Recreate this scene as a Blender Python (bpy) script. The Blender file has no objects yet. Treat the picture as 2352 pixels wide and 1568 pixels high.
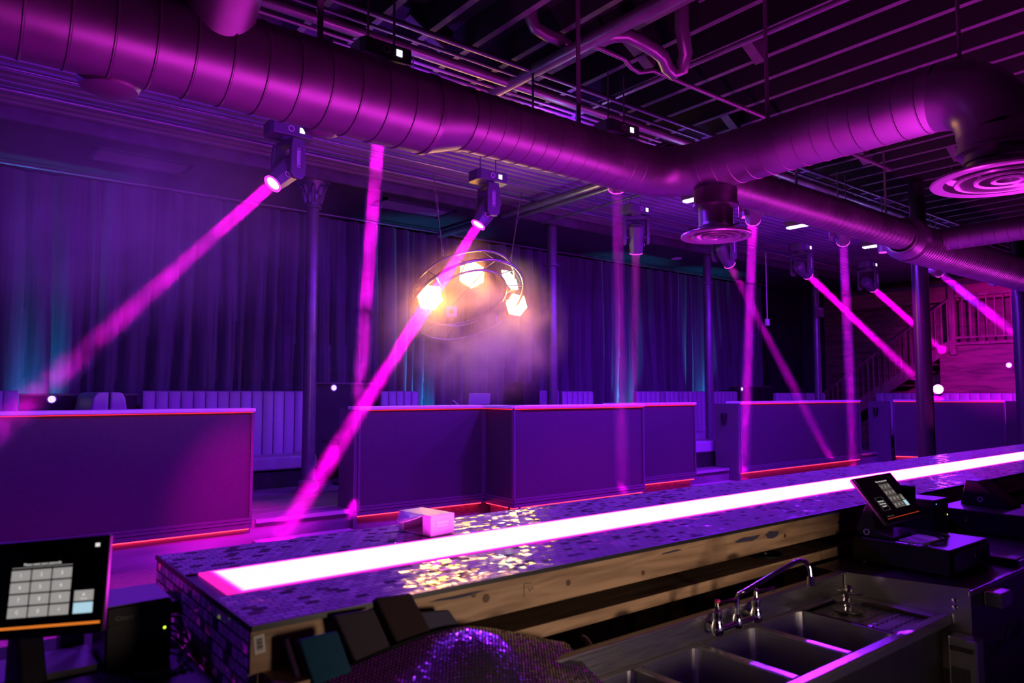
import bpy, bmesh, math, random
from mathutils import Vector, Matrix
random.seed(7)
V = Vector
SC = bpy.context.scene
COL = SC.collection
LOC = {}

# ------------------------------------------------------------------ mesh builder
def frame(axis, up=None):
    z = V(axis).normalized()
    u = V(up) if up is not None else (V((0, 0, 1)) if abs(z.z) < 0.9 else V((1, 0, 0)))
    x = u.cross(z).normalized()
    y = z.cross(x)
    return x, y, z

def mat4(origin, x, y, z):
    m = Matrix.Identity(4)
    for i in range(3):
        m[i][0], m[i][1], m[i][2], m[i][3] = x[i], y[i], z[i], origin[i]
    return m

class MB:
    def __init__(s):
        s.v, s.f, s.s = [], [], []
    def add(s, vs, fs, smooth=False):
        b = len(s.v)
        s.v += [tuple(p) for p in vs]
        s.f += [tuple(b + i for i in f) for f in fs]
        s.s += [smooth] * len(fs)
        return s
    def box(s, x0, x1, y0, y1, z0, z1, M=None):
        vs = [V((x, y, z)) for z in (z0, z1) for y in (y0, y1) for x in (x0, x1)]
        if M is not None: vs = [M @ p for p in vs]
        return s.add(vs, [(0, 2, 3, 1), (4, 5, 7, 6), (0, 1, 5, 4), (2, 6, 7, 3), (0, 4, 6, 2), (1, 3, 7, 5)])
    def cyl(s, p0, p1, r0, r1=None, n=16, cap=True, up=None, rot=0.0, smooth=True):
        r1 = r0 if r1 is None else r1
        p0, p1 = V(p0), V(p1)
        x, y, z = frame(p1 - p0, up)
        vs = []
        for p, r in ((p0, r0), (p1, r1)):
            for i in range(n):
                a = rot + 2 * math.pi * i / n
                vs.append(p + (x * math.cos(a) + y * math.sin(a)) * r)
        s.add(vs, [(i, (i + 1) % n, n + (i + 1) % n, n + i) for i in range(n)], smooth)
        if cap:
            s.add(vs[:n], [tuple(range(n - 1, -1, -1))])
            s.add(vs[n:], [tuple(range(n))])
        return s
    def tube(s, pts, r, n=8, closed=False, cap=True):
        pts = [V(p) for p in pts]
        m = len(pts)
        rs = r if isinstance(r, (list, tuple)) else [r] * m
        vs, prev = [], None
        for i, p in enumerate(pts):
            if closed: t = pts[(i + 1) % m] - pts[i - 1]
            else: t = pts[min(i + 1, m - 1)] - pts[max(i - 1, 0)]
            t = t.normalized()
            if prev is None: x, y, _ = frame(t)
            else:
                x = (prev - t * prev.dot(t))
                x = x.normalized() if x.length > 1e-6 else frame(t)[0]
                y = t.cross(x)
            prev = x
            for k in range(n):
                a = 2 * math.pi * k / n
                vs.append(p + (x * math.cos(a) + y * math.sin(a)) * rs[i])
        fs = []
        for i in range(m if closed else m - 1):
            j = (i + 1) % m
            for k in range(n):
                l = (k + 1) % n
                fs.append((i * n + k, i * n + l, j * n + l, j * n + k))
        s.add(vs, fs, True)
        if cap and not closed:
            s.add(vs[:n], [tuple(range(n - 1, -1, -1))]); s.add(vs[-n:], [tuple(range(n))])
        return s
    def lathe(s, prof, origin, axis, n=24, smooth=True, cap=False):
        o = V(origin); x, y, z = frame(axis)
        vs = []
        for r, h in prof:
            for i in range(n):
                a = 2 * math.pi * i / n
                vs.append(o + z * h + (x * math.cos(a) + y * math.sin(a)) * r)
        fs = [(j * n + i, j * n + (i + 1) % n, (j + 1) * n + (i + 1) % n, (j + 1) * n + i) for j in range(len(prof) - 1) for i in range(n)]
        s.add(vs, fs, smooth)
        if cap:
            s.add(vs[:n], [tuple(range(n - 1, -1, -1))]); s.add(vs[-n:], [tuple(range(n))])
        return s
    def prism(s, poly, M, d):
        n = len(poly)
        vs = [M @ V((a, b, 0)) for a, b in poly] + [M @ V((a, b, d)) for a, b in poly]
        return s.add(vs, [tuple(range(n - 1, -1, -1)), tuple(range(n, 2 * n))] + [(i, (i + 1) % n, n + (i + 1) % n, n + i) for i in range(n)])
    def grid(s, fn, nu, nv, smooth=True):
        vs = [fn(i / nu, j / nv) for j in range(nv + 1) for i in range(nu + 1)]
        w = nu + 1
        return s.add(vs, [(j * w + i, j * w + i + 1, (j + 1) * w + i + 1, (j + 1) * w + i) for j in range(nv) for i in range(nu)], smooth)
    def build(s, name, mat, parent=None, bevel=0.0, seg=2, local=False):
        me = bpy.data.meshes.new(name)
        vs = s.v
        if parent is not None and not local:
            o = root_loc(parent)
            vs = [(a - o[0], b - o[1], c - o[2]) for a, b, c in vs]
        me.from_pydata(vs, [], s.f)
        me.polygons.foreach_set('use_smooth', s.s)
        if any(s.s): me.set_sharp_from_angle(angle=math.radians(40))
        me.materials.append(mat)
        me.update()
        ob = bpy.data.objects.new(name, me)
        COL.objects.link(ob)
        if parent is not None: ob.parent = parent
        if bevel:
            b = ob.modifiers.new('bevel', 'BEVEL'); b.width = bevel; b.segments = seg; b.limit_method = 'ANGLE'
        return ob

def root_loc(o):
    while o.parent is not None: o = o.parent
    return LOC.get(o.name, (0, 0, 0))

def tag(o, label, cat, group=None, kind=None):
    if label: o['label'] = label
    if cat: o['category'] = cat
    if group: o['group'] = group
    if kind: o['kind'] = kind
    return o

def thing(name, label, cat, loc=(0, 0, 0), group=None, kind=None):
    o = bpy.data.objects.new(name, None)
    o.empty_display_size = 0.1
    COL.objects.link(o)
    o.location = loc
    LOC[o.name] = tuple(loc)
    return tag(o, label, cat, group, kind)

def struct(name, mb, m, label=None, bevel=0):
    o = mb.build(name, m, None, bevel)
    o['kind'] = 'structure'
    if label: o['label'] = label
    return o

def text_part(name, body, size, M, mat, parent, depth=0.0006, align='CENTER', shear=0.0):
    cu = bpy.data.curves.new(name, 'FONT')
    cu.body = body; cu.size = size; cu.extrude = depth; cu.align_x = align; cu.align_y = 'CENTER'; cu.shear = shear
    cu.resolution_u = 2
    tmp = bpy.data.objects.new(name + '_tmp', cu); COL.objects.link(tmp)
    dg = bpy.context.evaluated_depsgraph_get(); dg.update()
    me = bpy.data.meshes.new_from_object(tmp.evaluated_get(dg))
    bpy.data.objects.remove(tmp); bpy.data.curves.remove(cu)
    o = V(root_loc(parent))
    me.transform(Matrix.Translation(-o) @ M)
    me.materials.clear(); me.materials.append(mat)
    me.name = name
    ob = bpy.data.objects.new(name, me); COL.objects.link(ob); ob.parent = parent
    return ob

# ------------------------------------------------------------------ materials
def mat(name, col, rough=0.5, metal=0.0, emit=None, estr=0.0, var=0.0, vscale=8.0, bump=0.0, bscale=60.0, stretch=None, coat=0.0, sheen=0.0, rvar=0.0, spec=0.5):
    m = bpy.data.materials.new(name); m.use_nodes = True
    nt = m.node_tree; p = nt.nodes['Principled BSDF']; L = nt.links.new
    p.inputs['Base Color'].default_value = (*col, 1)
    p.inputs['Roughness'].default_value = rough
    p.inputs['Metallic'].default_value = metal
    p.inputs['Specular IOR Level'].default_value = spec
    if coat: p.inputs['Coat Weight'].default_value = coat; p.inputs['Coat Roughness'].default_value = 0.1
    if sheen: p.inputs['Sheen Weight'].default_value = sheen
    if emit is not None:
        p.inputs['Emission Color'].default_value = (*emit, 1); p.inputs['Emission Strength'].default_value = estr
    if var or bump or rvar:
        tc = nt.nodes.new('ShaderNodeTexCoord'); mp = nt.nodes.new('ShaderNodeMapping')
        if stretch: mp.inputs['Scale'].default_value = stretch
        L(tc.outputs['Object'], mp.inputs['Vector'])
    if var or rvar:
        n = nt.nodes.new('ShaderNodeTexNoise'); n.inputs['Scale'].default_value = vscale; n.inputs['Detail'].default_value = 4
        L(mp.outputs[0], n.inputs['Vector'])
        if var:
            mr = nt.nodes.new('ShaderNodeMapRange')
            mr.inputs['From Min'].default_value = 0.3; mr.inputs['From Max'].default_value = 0.7
            mr.inputs['To Min'].default_value = 1 - var; mr.inputs['To Max'].default_value = 1 + var
            L(n.outputs['Fac'], mr.inputs['Value'])
            vm = nt.nodes.new('ShaderNodeVectorMath'); vm.operation = 'SCALE'
            vm.inputs[0].default_value = col
            L(mr.outputs[0], vm.inputs['Scale']); L(vm.outputs[0], p.inputs['Base Color'])
        if rvar:
            m2 = nt.nodes.new('ShaderNodeMapRange')
            m2.inputs['From Min'].default_value = 0.3; m2.inputs['From Max'].default_value = 0.7
            m2.inputs['To Min'].default_value = rough - rvar; m2.inputs['To Max'].default_value = rough + rvar
            L(n.outputs['Fac'], m2.inputs['Value']); L(m2.outputs[0], p.inputs['Roughness'])
    if bump:
        n2 = nt.nodes.new('ShaderNodeTexNoise'); n2.inputs['Scale'].default_value = bscale; n2.inputs['Detail'].default_value = 3
        L(mp.outputs[0], n2.inputs['Vector'])
        b = nt.nodes.new('ShaderNodeBump'); b.inputs['Strength'].default_value = bump; b.inputs['Distance'].default_value = 0.01
        L(n2.outputs['Fac'], b.inputs['Height']); L(b.outputs[0], p.inputs['Normal'])
    return m

def glow(name, col, st):
    m = bpy.data.materials.new(name); m.use_nodes = True
    nt = m.node_tree; nt.nodes.clear()
    e = nt.nodes.new('ShaderNodeEmission'); e.inputs[0].default_value = (*col, 1); e.inputs[1].default_value = st
    o = nt.nodes.new('ShaderNodeOutputMaterial'); nt.links.new(e.outputs[0], o.inputs[0])
    return m

def wood_mat(name, c0, c1, stretch, scale=3.0, rough=0.6, knots=0.0):
    m = bpy.data.materials.new(name); m.use_nodes = True
    nt = m.node_tree; p = nt.nodes['Principled BSDF']; L = nt.links.new
    tc = nt.nodes.new('ShaderNodeTexCoord'); mp = nt.nodes.new('ShaderNodeMapping'); mp.inputs['Scale'].default_value = stretch
    L(tc.outputs['Object'], mp.inputs['Vector'])
    n = nt.nodes.new('ShaderNodeTexNoise'); n.inputs['Scale'].default_value = scale; n.inputs['Detail'].default_value = 6; n.inputs['Distortion'].default_value = 0.6
    L(mp.outputs[0], n.inputs['Vector'])
    r = nt.nodes.new('ShaderNodeValToRGB')
    r.color_ramp.elements[0].position = 0.32; r.color_ramp.elements[0].color = (*c0, 1)
    r.color_ramp.elements[1].position = 0.62; r.color_ramp.elements[1].color = (*c1, 1)
    L(n.outputs['Fac'], r.inputs[0])
    out = r.outputs[0]
    if knots:
        mp2 = nt.nodes.new('ShaderNodeMapping'); mp2.inputs['Scale'].default_value = (2.6, 1.0, 7.0)
        L(tc.outputs['Object'], mp2.inputs['Vector'])
        vo = nt.nodes.new('ShaderNodeTexVoronoi'); vo.inputs['Scale'].default_value = 1.0
        L(mp2.outputs[0], vo.inputs['Vector'])
        kr = nt.nodes.new('ShaderNodeMapRange'); kr.inputs['From Min'].default_value = 0.06; kr.inputs['From Max'].default_value = 0.15
        L(vo.outputs['Distance'], kr.inputs['Value'])
        mx = nt.nodes.new('ShaderNodeMix'); mx.data_type = 'RGBA'
        mx.inputs['A'].default_value = (c0[0] * .25, c0[1] * .2, c0[2] * .2, 1)
        L(kr.outputs[0], mx.inputs['Factor']); L(out, mx.inputs['B']); out = mx.outputs['Result']
    L(out, p.inputs['Base Color'])
    p.inputs['Roughness'].default_value = rough
    b = nt.nodes.new('ShaderNodeBump'); b.inputs['Strength'].default_value = 0.25; b.inputs['Distance'].default_value = 0.005
    L(n.outputs['Fac'], b.inputs['Height']); L(b.outputs[0], p.inputs['Normal'])
    return m

def math_node(nt, op, a, b=None):
    n = nt.nodes.new('ShaderNodeMath'); n.operation = op
    for i, x in enumerate((a, b)):
        if x is None: continue
        if isinstance(x, (int, float)): n.inputs[i].default_value = x
        else: nt.links.new(x, n.inputs[i])
    return n.outputs[0]

def tile_mat(name, tu, tv, axes, tilt=0.13):
    """small brick-laid mosaic of glossy mirror-backed tiles; every tile has its own tone and its own slight tilt"""
    m = bpy.data.materials.new(name); m.use_nodes = True
    nt = m.node_tree; p = nt.nodes['Principled BSDF']; L = nt.links.new
    g = nt.nodes.new('ShaderNodeNewGeometry'); sp = nt.nodes.new('ShaderNodeSeparateXYZ')
    L(g.outputs['Position'], sp.inputs[0])
    a, b = sp.outputs[axes[0]], sp.outputs[axes[1]]
    rv = math_node(nt, 'DIVIDE', b, tv); row = math_node(nt, 'FLOOR', rv); fv = math_node(nt, 'FRACT', rv)
    par = math_node(nt, 'MULTIPLY', math_node(nt, 'MODULO', row, 2.0), 0.5)
    ru = math_node(nt, 'ADD', math_node(nt, 'DIVIDE', a, tu), par)
    cu = math_node(nt, 'FLOOR', ru); fu = math_node(nt, 'FRACT', ru)
    cb = nt.nodes.new('ShaderNodeCombineXYZ'); L(cu, cb.inputs[0]); L(row, cb.inputs[1])
    wn = nt.nodes.new('ShaderNodeTexWhiteNoise'); wn.noise_dimensions = '3D'; L(cb.outputs[0], wn.inputs['Vector'])
    eu = math_node(nt, 'MINIMUM', fu, math_node(nt, 'SUBTRACT', 1.0, fu)); ev = math_node(nt, 'MINIMUM', fv, math_node(nt, 'SUBTRACT', 1.0, fv))
    gu = math_node(nt, 'GREATER_THAN', eu, 0.05); gv = math_node(nt, 'GREATER_THAN', ev, 0.09)
    inside = math_node(nt, 'MULTIPLY', gu, gv)
    dark = math_node(nt, 'GREATER_THAN', wn.outputs['Value'], 0.14)
    tone = nt.nodes.new('ShaderNodeMapRange'); tone.inputs['To Min'].default_value = 0.5; tone.inputs['To Max'].default_value = 0.9
    L(wn.outputs['Value'], tone.inputs['Value'])
    dk = math_node(nt, 'ADD', .2, math_node(nt, 'MULTIPLY', dark, .8))
    val = math_node(nt, 'ADD', 0.012, math_node(nt, 'MULTIPLY', math_node(nt, 'MULTIPLY', tone.outputs[0], dk), inside))
    cc = nt.nodes.new('ShaderNodeCombineColor'); L(val, cc.inputs[0]); L(math_node(nt, 'MULTIPLY', val, 0.97), cc.inputs[1]); L(val, cc.inputs[2])
    L(cc.outputs[0], p.inputs['Base Color'])
    ro = nt.nodes.new('ShaderNodeMapRange'); ro.inputs['To Min'].default_value = 0.7; ro.inputs['To Max'].default_value = 0.13
    L(inside, ro.inputs['Value']); L(ro.outputs[0], p.inputs['Roughness'])
    p.inputs['Metallic'].default_value = 0.3
    sb = nt.nodes.new('ShaderNodeVectorMath'); sb.operation = 'SUBTRACT'; sb.inputs[1].default_value = (.5, .5, .5); L(wn.outputs['Color'], sb.inputs[0])
    sc = nt.nodes.new('ShaderNodeVectorMath'); sc.operation = 'SCALE'; sc.inputs['Scale'].default_value = tilt; L(sb.outputs[0], sc.inputs[0])
    nz = nt.nodes.new('ShaderNodeTexNoise'); nz.inputs['Scale'].default_value = 45; L(g.outputs['Position'], nz.inputs['Vector'])
    s2 = nt.nodes.new('ShaderNodeVectorMath'); s2.operation = 'SUBTRACT'; s2.inputs[1].default_value = (.5, .5, .5); L(nz.outputs['Color'], s2.inputs[0])
    s3 = nt.nodes.new('ShaderNodeVectorMath'); s3.operation = 'SCALE'; s3.inputs['Scale'].default_value = tilt * 1.3; L(s2.outputs[0], s3.inputs[0])
    ad = nt.nodes.new('ShaderNodeVectorMath'); L(g.outputs['Normal'], ad.inputs[0]); L(sc.outputs[0], ad.inputs[1])
    ad2 = nt.nodes.new('ShaderNodeVectorMath'); L(ad.outputs[0], ad2.inputs[0]); L(s3.outputs[0], ad2.inputs[1])
    nm = nt.nodes.new('ShaderNodeVectorMath'); nm.operation = 'NORMALIZE'; L(ad2.outputs[0], nm.inputs[0]); L(nm.outputs[0], p.inputs['Normal'])
    return m

def haze_mat(name, dens, scale, lo, hi, blob=None, aniso=0.0, col=(1, 1, 1)):
    """real scattering haze, thicker and thinner by a noise; blob = (centre, radii) fades it out towards an ellipsoid's edge"""
    m = bpy.data.materials.new(name); m.use_nodes = True
    nt = m.node_tree; nt.nodes.clear(); L = nt.links.new
    o = nt.nodes.new('ShaderNodeOutputMaterial'); vs = nt.nodes.new('ShaderNodeVolumeScatter')
    vs.inputs['Color'].default_value = (*col, 1); vs.inputs['Anisotropy'].default_value = aniso
    g = nt.nodes.new('ShaderNodeTexCoord'); n = nt.nodes.new('ShaderNodeTexNoise')
    n.inputs['Scale'].default_value = scale; n.inputs['Detail'].default_value = 3; n.inputs['Distortion'].default_value = 0.8
    L(g.outputs['Object'], n.inputs['Vector'])
    mr = nt.nodes.new('ShaderNodeMapRange'); mr.inputs['From Min'].default_value = 0.36; mr.inputs['From Max'].default_value = 0.68
    mr.inputs['To Min'].default_value = lo * dens; mr.inputs['To Max'].default_value = hi * dens
    L(n.outputs['Fac'], mr.inputs['Value'])
    out = mr.outputs[0]
    if blob:
        c, r = blob
        s = nt.nodes.new('ShaderNodeVectorMath'); s.operation = 'SUBTRACT'; s.inputs[1].default_value = c; L(g.outputs['Object'], s.inputs[0])
        d = nt.nodes.new('ShaderNodeVectorMath'); d.operation = 'DIVIDE'; d.inputs[1].default_value = r; L(s.outputs[0], d.inputs[0])
        ln = nt.nodes.new('ShaderNodeVectorMath'); ln.operation = 'LENGTH'; L(d.outputs[0], ln.inputs[0])
        f = nt.nodes.new('ShaderNodeMapRange'); f.interpolation_type = 'SMOOTHSTEP'
        f.inputs['From Min'].default_value = 0.25; f.inputs['From Max'].default_value = 1.0; f.inputs['To Min'].default_value = 1; f.inputs['To Max'].default_value = 0
        L(ln.outputs['Value'], f.inputs['Value'])
        out = math_node(nt, 'MULTIPLY', out, f.outputs[0])
    L(out, vs.inputs['Density']); L(vs.outputs[0], o.inputs['Volume'])
    return m

M = {}
M['floor'] = mat('dark_floor', (.16, .14, .16), .45, var=.35, vscale=30, bump=.2, bscale=120)
M['plank'] = wood_mat('grey_plank_floor', (.09, .08, .10), (.30, .26, .31), (.35, 9, 1), 2.2, .42)
M['black'] = mat('black_paint', (.018, .017, .02), .62, var=.3, vscale=5)
M['wallblack'] = mat('black_wall_paint', (.035, .032, .04), .7, var=.3, vscale=3)
M['joist'] = mat('black_paint_lit_joist', (.08, .07, .08), .6, var=.35, vscale=6)  # lighter black paint; under the joists it stands for their lit bottoms
M['joist_shaded'] = mat('shaded_black_joist', (.016, .014, .017), .75)  # darker copy of the joist black, painting in the shaded sides
M['ceil'] = mat('black_ceiling_boards', (.012, .011, .013), .8)
M['deck'] = mat('painted_steel_deck', (.19, .17, .21), .45, var=.2, vscale=2)
M['duct'] = mat('galvanised_duct', (.22, .20, .22), .45, .9, var=.2, vscale=2.5, rvar=.05)
M['ductblk'] = mat('dark_duct', (.20, .19, .21), .38, .85, var=.2, vscale=3)
M['pipe'] = mat('black_pipe', (.22, .20, .22), .34, .6, var=.2, vscale=4)
M['diff'] = mat('diffuser_metal', (.34, .32, .35), .3, .6)
M['panel'] = mat('black_textured_panel', (.046, .037, .047), .55, var=.12, vscale=40, bump=.12, bscale=220)
M['trim'] = mat('black_satin_trim', (.10, .09, .105), .32)
M['cap'] = mat('pale_counter_cap', (.80, .76, .82), .3)
M['plinth'] = mat('dark_wood_plinth', (.24, .16, .16), .5, var=.5, vscale=14, stretch=(1, 1, 5))
M['tread'] = mat('grey_step_tread', (.34, .31, .35), .4)
M['steplip'] = mat('metal_step_nosing', (.6, .58, .62), .35, .6)
M['red'] = glow('red_led', (1, .012, .035), 2.2)
M['red2'] = glow('red_led_bright', (1, .012, .03), 9)
M['vinyl'] = mat('pale_vinyl', (.40, .36, .46), .42, var=.06, vscale=30, bump=.05, bscale=160)
M['seam'] = mat('dark_vinyl_side', (.25, .23, .30), .5)
M['drape'] = mat('velvet_drape', (.085, .075, .12), .85, sheen=.2, var=.4, vscale=5, stretch=(4, 1, .12), bump=.15, bscale=90)
M['colblack'] = mat('black_iron_column', (.02, .018, .022), .28, .2)
M['column'] = mat('painted_iron_column', (.15, .14, .17), .32, .3, var=.15, vscale=6, bump=.1, bscale=25)
M['blackpl'] = mat('black_plastic', (.009, .0085, .010), .34)
M['fixture'] = mat('black_lamp_housing', (.10, .09, .11), .38)
M['logo'] = mat('white_decal', (.75, .72, .78), .5)
M['lens'] = glow('pink_lamp_lens', (1, .10, .9), 18)
M['lensrim'] = glow('pink_bezel_glow', (1, .05, .85), 1.6)
M['lcd'] = glow('white_lcd', (.85, .9, 1), 3.0)
M['tile'] = tile_mat('mosaic_top', .037, .0262, (0, 1))
M['tileend'] = tile_mat('mosaic_end', .046, .031, (1, 2), .2)
M['grout'] = mat('black_edge_trim', (.02, .02, .025), .4)
M['pine'] = wood_mat('raw_pine', (.20, .115, .065), (.44, .28, .17), (1.0, 6, 11), 2.6, .6, knots=1)
M['ply'] = wood_mat('plywood_panel', (.10, .065, .05), (.26, .17, .11), (3, .6, 5), 2.4, .5)
M['beamwood'] = wood_mat('rough_timber', (.22, .11, .08), (.36, .19, .13), (4, .7, 5), 2.0, .6)
M['railwood'] = wood_mat('stained_timber', (.15, .09, .07), (.32, .20, .15), (4, 4, .8), 2.4, .5)
M['steel'] = mat('brushed_stainless', (.55, .54, .53), .3, 1.0, var=.03, vscale=14, stretch=(1, 30, 30), rvar=.03)
M['steelblk'] = mat('smoked_stainless', (.20, .195, .19), .32, 1.0, var=.12, vscale=10, stretch=(1, 12, 3))
M['chrome'] = mat('chrome', (.8, .8, .82), .07, 1.0)
M['screen'] = mat('glass_screen', (.006, .006, .008), .12, coat=.3)
M['key'] = glow('lit_grey_key', (.86, .82, .80), .36)
M['key2'] = glow('dim_grey_key', (.62, .52, .48), .16)
M['bluekey'] = glow('lit_blue_key', (.55, .85, 1), .75)
M['glyph'] = glow('lit_white_glyph', (1, .98, .95), .8)
M['orange'] = glow('lit_orange_line', (1, .25, .03), .75)
M['redline'] = glow('lit_red_line', (1, .09, .03), .5)
M['teal'] = mat('teal_fabric', (.005, .06, .13), .9, bump=.3, bscale=500)
M['mauve'] = mat('mauve_fabric', (.035, .024, .042), .9, bump=.3, bscale=500)
M['maroon'] = mat('maroon_fabric', (.018, .004, .009), .9, bump=.3, bscale=500)
M['navy'] = mat('dark_blue_fabric', (.04, .035, .075), .9)
M['purplef'] = mat('purple_fabric', (.05, .015, .075), .9)
M['sequin'] = mat('sequin', (.8, .78, .85), .24, 1.0)
M['cloth'] = mat('black_cloth', (.015, .013, .017), .8)
M['paper'] = mat('white_paper', (.75, .73, .72), .6)
M['ink'] = mat('black_ink', (.02, .02, .025), .7)
M['carton'] = mat('glossy_white_carton', (.5, .48, .5), .33)
M['rubber'] = mat('black_rubber', (.02, .02, .022), .5)
M['redpl'] = mat('red_plastic', (.6, .02, .02), .4)
M['bluepl'] = mat('blue_tubing', (.03, .10, .55), .4)
M['greypl'] = mat('grey_tubing', (.30, .30, .32), .35)
M['whitepl'] = mat('white_plastic', (.7, .69, .72), .45)
M['uvbar'] = glow('violet_white_tube', (.45, .38, 1), 26)
M['hexlamp'] = glow('warm_white_lamp', (1, .40, .05), 115)
M['hexlamp2'] = glow('cool_white_lamp', (.5, 1, .6), 20)
M['rigmetal'] = mat('dark_alu_rig', (.30, .29, .32), .25, .9)
M['dotlamp'] = glow('small_violet_lamp', (.75, .62, 1), 1.3)
M['dotpink'] = glow('small_pink_lamp', (1, .55, .9), 1.6)
M['greenled'] = glow('green_yellow_led', (.75, 1, .05), 1.5)
M['blueled'] = glow('blue_led', (.1, .25, 1), 2.5)
M['sheen_top'] = mat('grey_plastic_sheen', (.30, .28, .31), .35)  # paler than the black plastic, painting in violet light reflected off top faces
M['dimled'] = mat('grey_button', (.3, .3, .3), .5)
M['pink'] = mat('magenta_sign', (.55, .2, .6), .5)

def strip_mat():
    """the LED strip's milky cover: brightest along its middle, dimmer and pinker in the two rims"""
    m = bpy.data.materials.new('led_diffuser'); m.use_nodes = True
    nt = m.node_tree; nt.nodes.clear(); L = nt.links.new
    g = nt.nodes.new('ShaderNodeNewGeometry'); s = nt.nodes.new('ShaderNodeSeparateXYZ'); L(g.outputs['Position'], s.inputs[0])
    d = math_node(nt, 'DIVIDE', math_node(nt, 'ABSOLUTE', math_node(nt, 'SUBTRACT', s.outputs[1], 2.2)), .152)
    dx = math_node(nt, 'DIVIDE', math_node(nt, 'SUBTRACT', .83, s.outputs[0]), .16)
    d = math_node(nt, 'MAXIMUM', d, dx)
    r = nt.nodes.new('ShaderNodeValToRGB'); e = r.color_ramp.elements
    e[0].position = 0.0; e[0].color = (1, .033, .90, 1)
    e[1].position = 1.0; e[1].color = (.035, .0006, .02, 1)
    x = e.new(.84); x.color = (1, .033, .90, 1)
    x = e.new(.93); x.color = (.07, .0015, .045, 1)
    L(d, r.inputs[0])
    em = nt.nodes.new('ShaderNodeEmission'); em.inputs[1].default_value = STRIP
    L(r.outputs[0], em.inputs[0])
    o = nt.nodes.new('ShaderNodeOutputMaterial'); L(em.outputs[0], o.inputs[0])
    return m
STRIP = 30.0
M['strip'] = strip_mat()

# ------------------------------------------------------------------ camera
F, CX, CY = 1660.0, 1176.0, 784.0
yaw, pit = math.radians(51.59327), math.radians(3.9973)
fh = V((math.cos(yaw), math.sin(yaw), 0)); rt = V((math.sin(yaw), -math.cos(yaw), 0))
fw = fh * math.cos(pit) + V((0, 0, math.sin(pit))); up = -fh * math.sin(pit) + V((0, 0, math.cos(pit)))
cd = bpy.data.cameras.new('camera'); cam = bpy.data.objects.new('camera', cd); COL.objects.link(cam)
cam.matrix_world = mat4(V((0, 0, 1.65)), rt, up, -fw)
cd.sensor_width = 36; cd.lens = F / 2352 * 36; cd.clip_start = .05; cd.clip_end = 100
cd.dof.use_dof = True; cd.dof.focus_distance = 6.5; cd.dof.aperture_fstop = 3.2
SC.camera = cam

# ------------------------------------------------------------------ setting
FL, PL, ZC = -.14, .23, 4.95
struct('floor', MB().box(-3, 21.6, -1.4, 12.4, FL - .1, FL), M['floor'])
struct('wall_back', MB().box(-3, 21.6, 12.3, 12.45, FL, 5.1), M['wallblack'])
struct('wall_right', MB().box(21.6, 21.75, -1.4, 12.45, FL, 5.1), M['wallblack'])
struct('wall_left', MB().box(-3.15, -3, -1.4, 12.45, FL, 5.1), M['wallblack'])
struct('wall_front', MB().box(-3.15, 21.75, -1.55, -1.4, FL, 5.1), M['wallblack'])
ceil = struct('ceiling', MB().box(-3.1, 21.7, -1.5, 6.15, ZC, ZC + .1), M['ceil'])
k = 0
x = -2.56
while x < 21:
    j = MB().box(x - .03, x + .03, -1.4, 6.1, 4.706, ZC).build('joist', M['joist_shaded'], ceil)
    MB().box(x - .03, x + .03, -1.4, 6.1, 4.70, 4.7059).build('lit_underside', M['joist'], j)  # paler face that paints the light on the joist's underside
    x += .4395; k += 1
b = MB()
for (xx, yy, dy) in ((5.6, 3.6, .12), (4.9, 4.3, .1), (6.9, 4.75, .14), (7.4, 4.1, .12), (9.3, 4.4, .14), (10.1, 3.6, .14), (3.2, 5.2, .1), (11.6, 4.2, .14)):
    b.box(xx - .20, xx + .20, yy - .05, yy + .05, 4.72, 4.92, Matrix.Translation((xx, yy, 4.8)) @ Matrix.Rotation(.5, 4, 'Y') @ Matrix.Translation((-xx, -yy, -4.8)))
b.build('blocking', M['joist'], ceil)
# corrugated deck over the booths: ribs run along x
b = MB()
prof = []
yy = 6.15
while yy < 9.6:
    prof += [(yy, 4.86), (yy + .02, 4.80), (yy + .095, 4.80), (yy + .115, 4.86)]
    yy += .155
vs = [(xx, a, c) for xx in (-3, 21.6) for a, c in prof]
n = len(prof)
b.add(vs, [(i, i + 1, n + i + 1, n + i) for i in range(n - 1)])
struct('ceiling_deck', b, M['deck'], 'ribbed steel deck ceiling above the booths')
struct('ceiling_rear', MB().box(-3, 21.6, 9.6, 12.4, 4.72, 4.82), M['wallblack'])
struct('trim_1', MB().box(-3, 21.6, 9.56, 9.62, 4.66, 5.0), M['joist'])
struct('trim_2', MB().box(-3, 21.6, 6.1, 6.18, 4.70, 5.0), M['joist'])
# hatches recessed in the rear ceiling
def hatch(name, x0, x1, y0, y1, label):
    t = thing(name, label, 'hatch', ((x0 + x1) / 2, (y0 + y1) / 2, 4.72))
    f = MB()
    for q in ((x0, x1, y0, y0 + .06), (x0, x1, y1 - .06, y1), (x0, x0 + .06, y0, y1), (x1 - .06, x1, y0, y1)): f.box(*q, 4.695, 4.719)
    f.build('frame', M['steelblk'], t)
    MB().box(x0 + .06, x1 - .06, y0 + .06, y1 - .06, 4.712, 4.719).build('panel', M['seam'], t)
hatch('ceiling_hatch', 5.4, 6.77, 10.05, 10.66, 'rectangular hatch in the dark ceiling above the hexagon lamps')
hatch('ceiling_hatch', 1.4, 2.6, 10.15, 10.75, 'rectangular hatch in the hazy blue ceiling left of the first column')
t = MB().cyl((13.2, 10.55, 4.70), (13.2, 10.55, 4.719), .12, n=24).build('ceiling_speaker', M['whitepl']); tag(t, 'round pale speaker disc flush in the dark rear ceiling', 'speaker')

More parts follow.
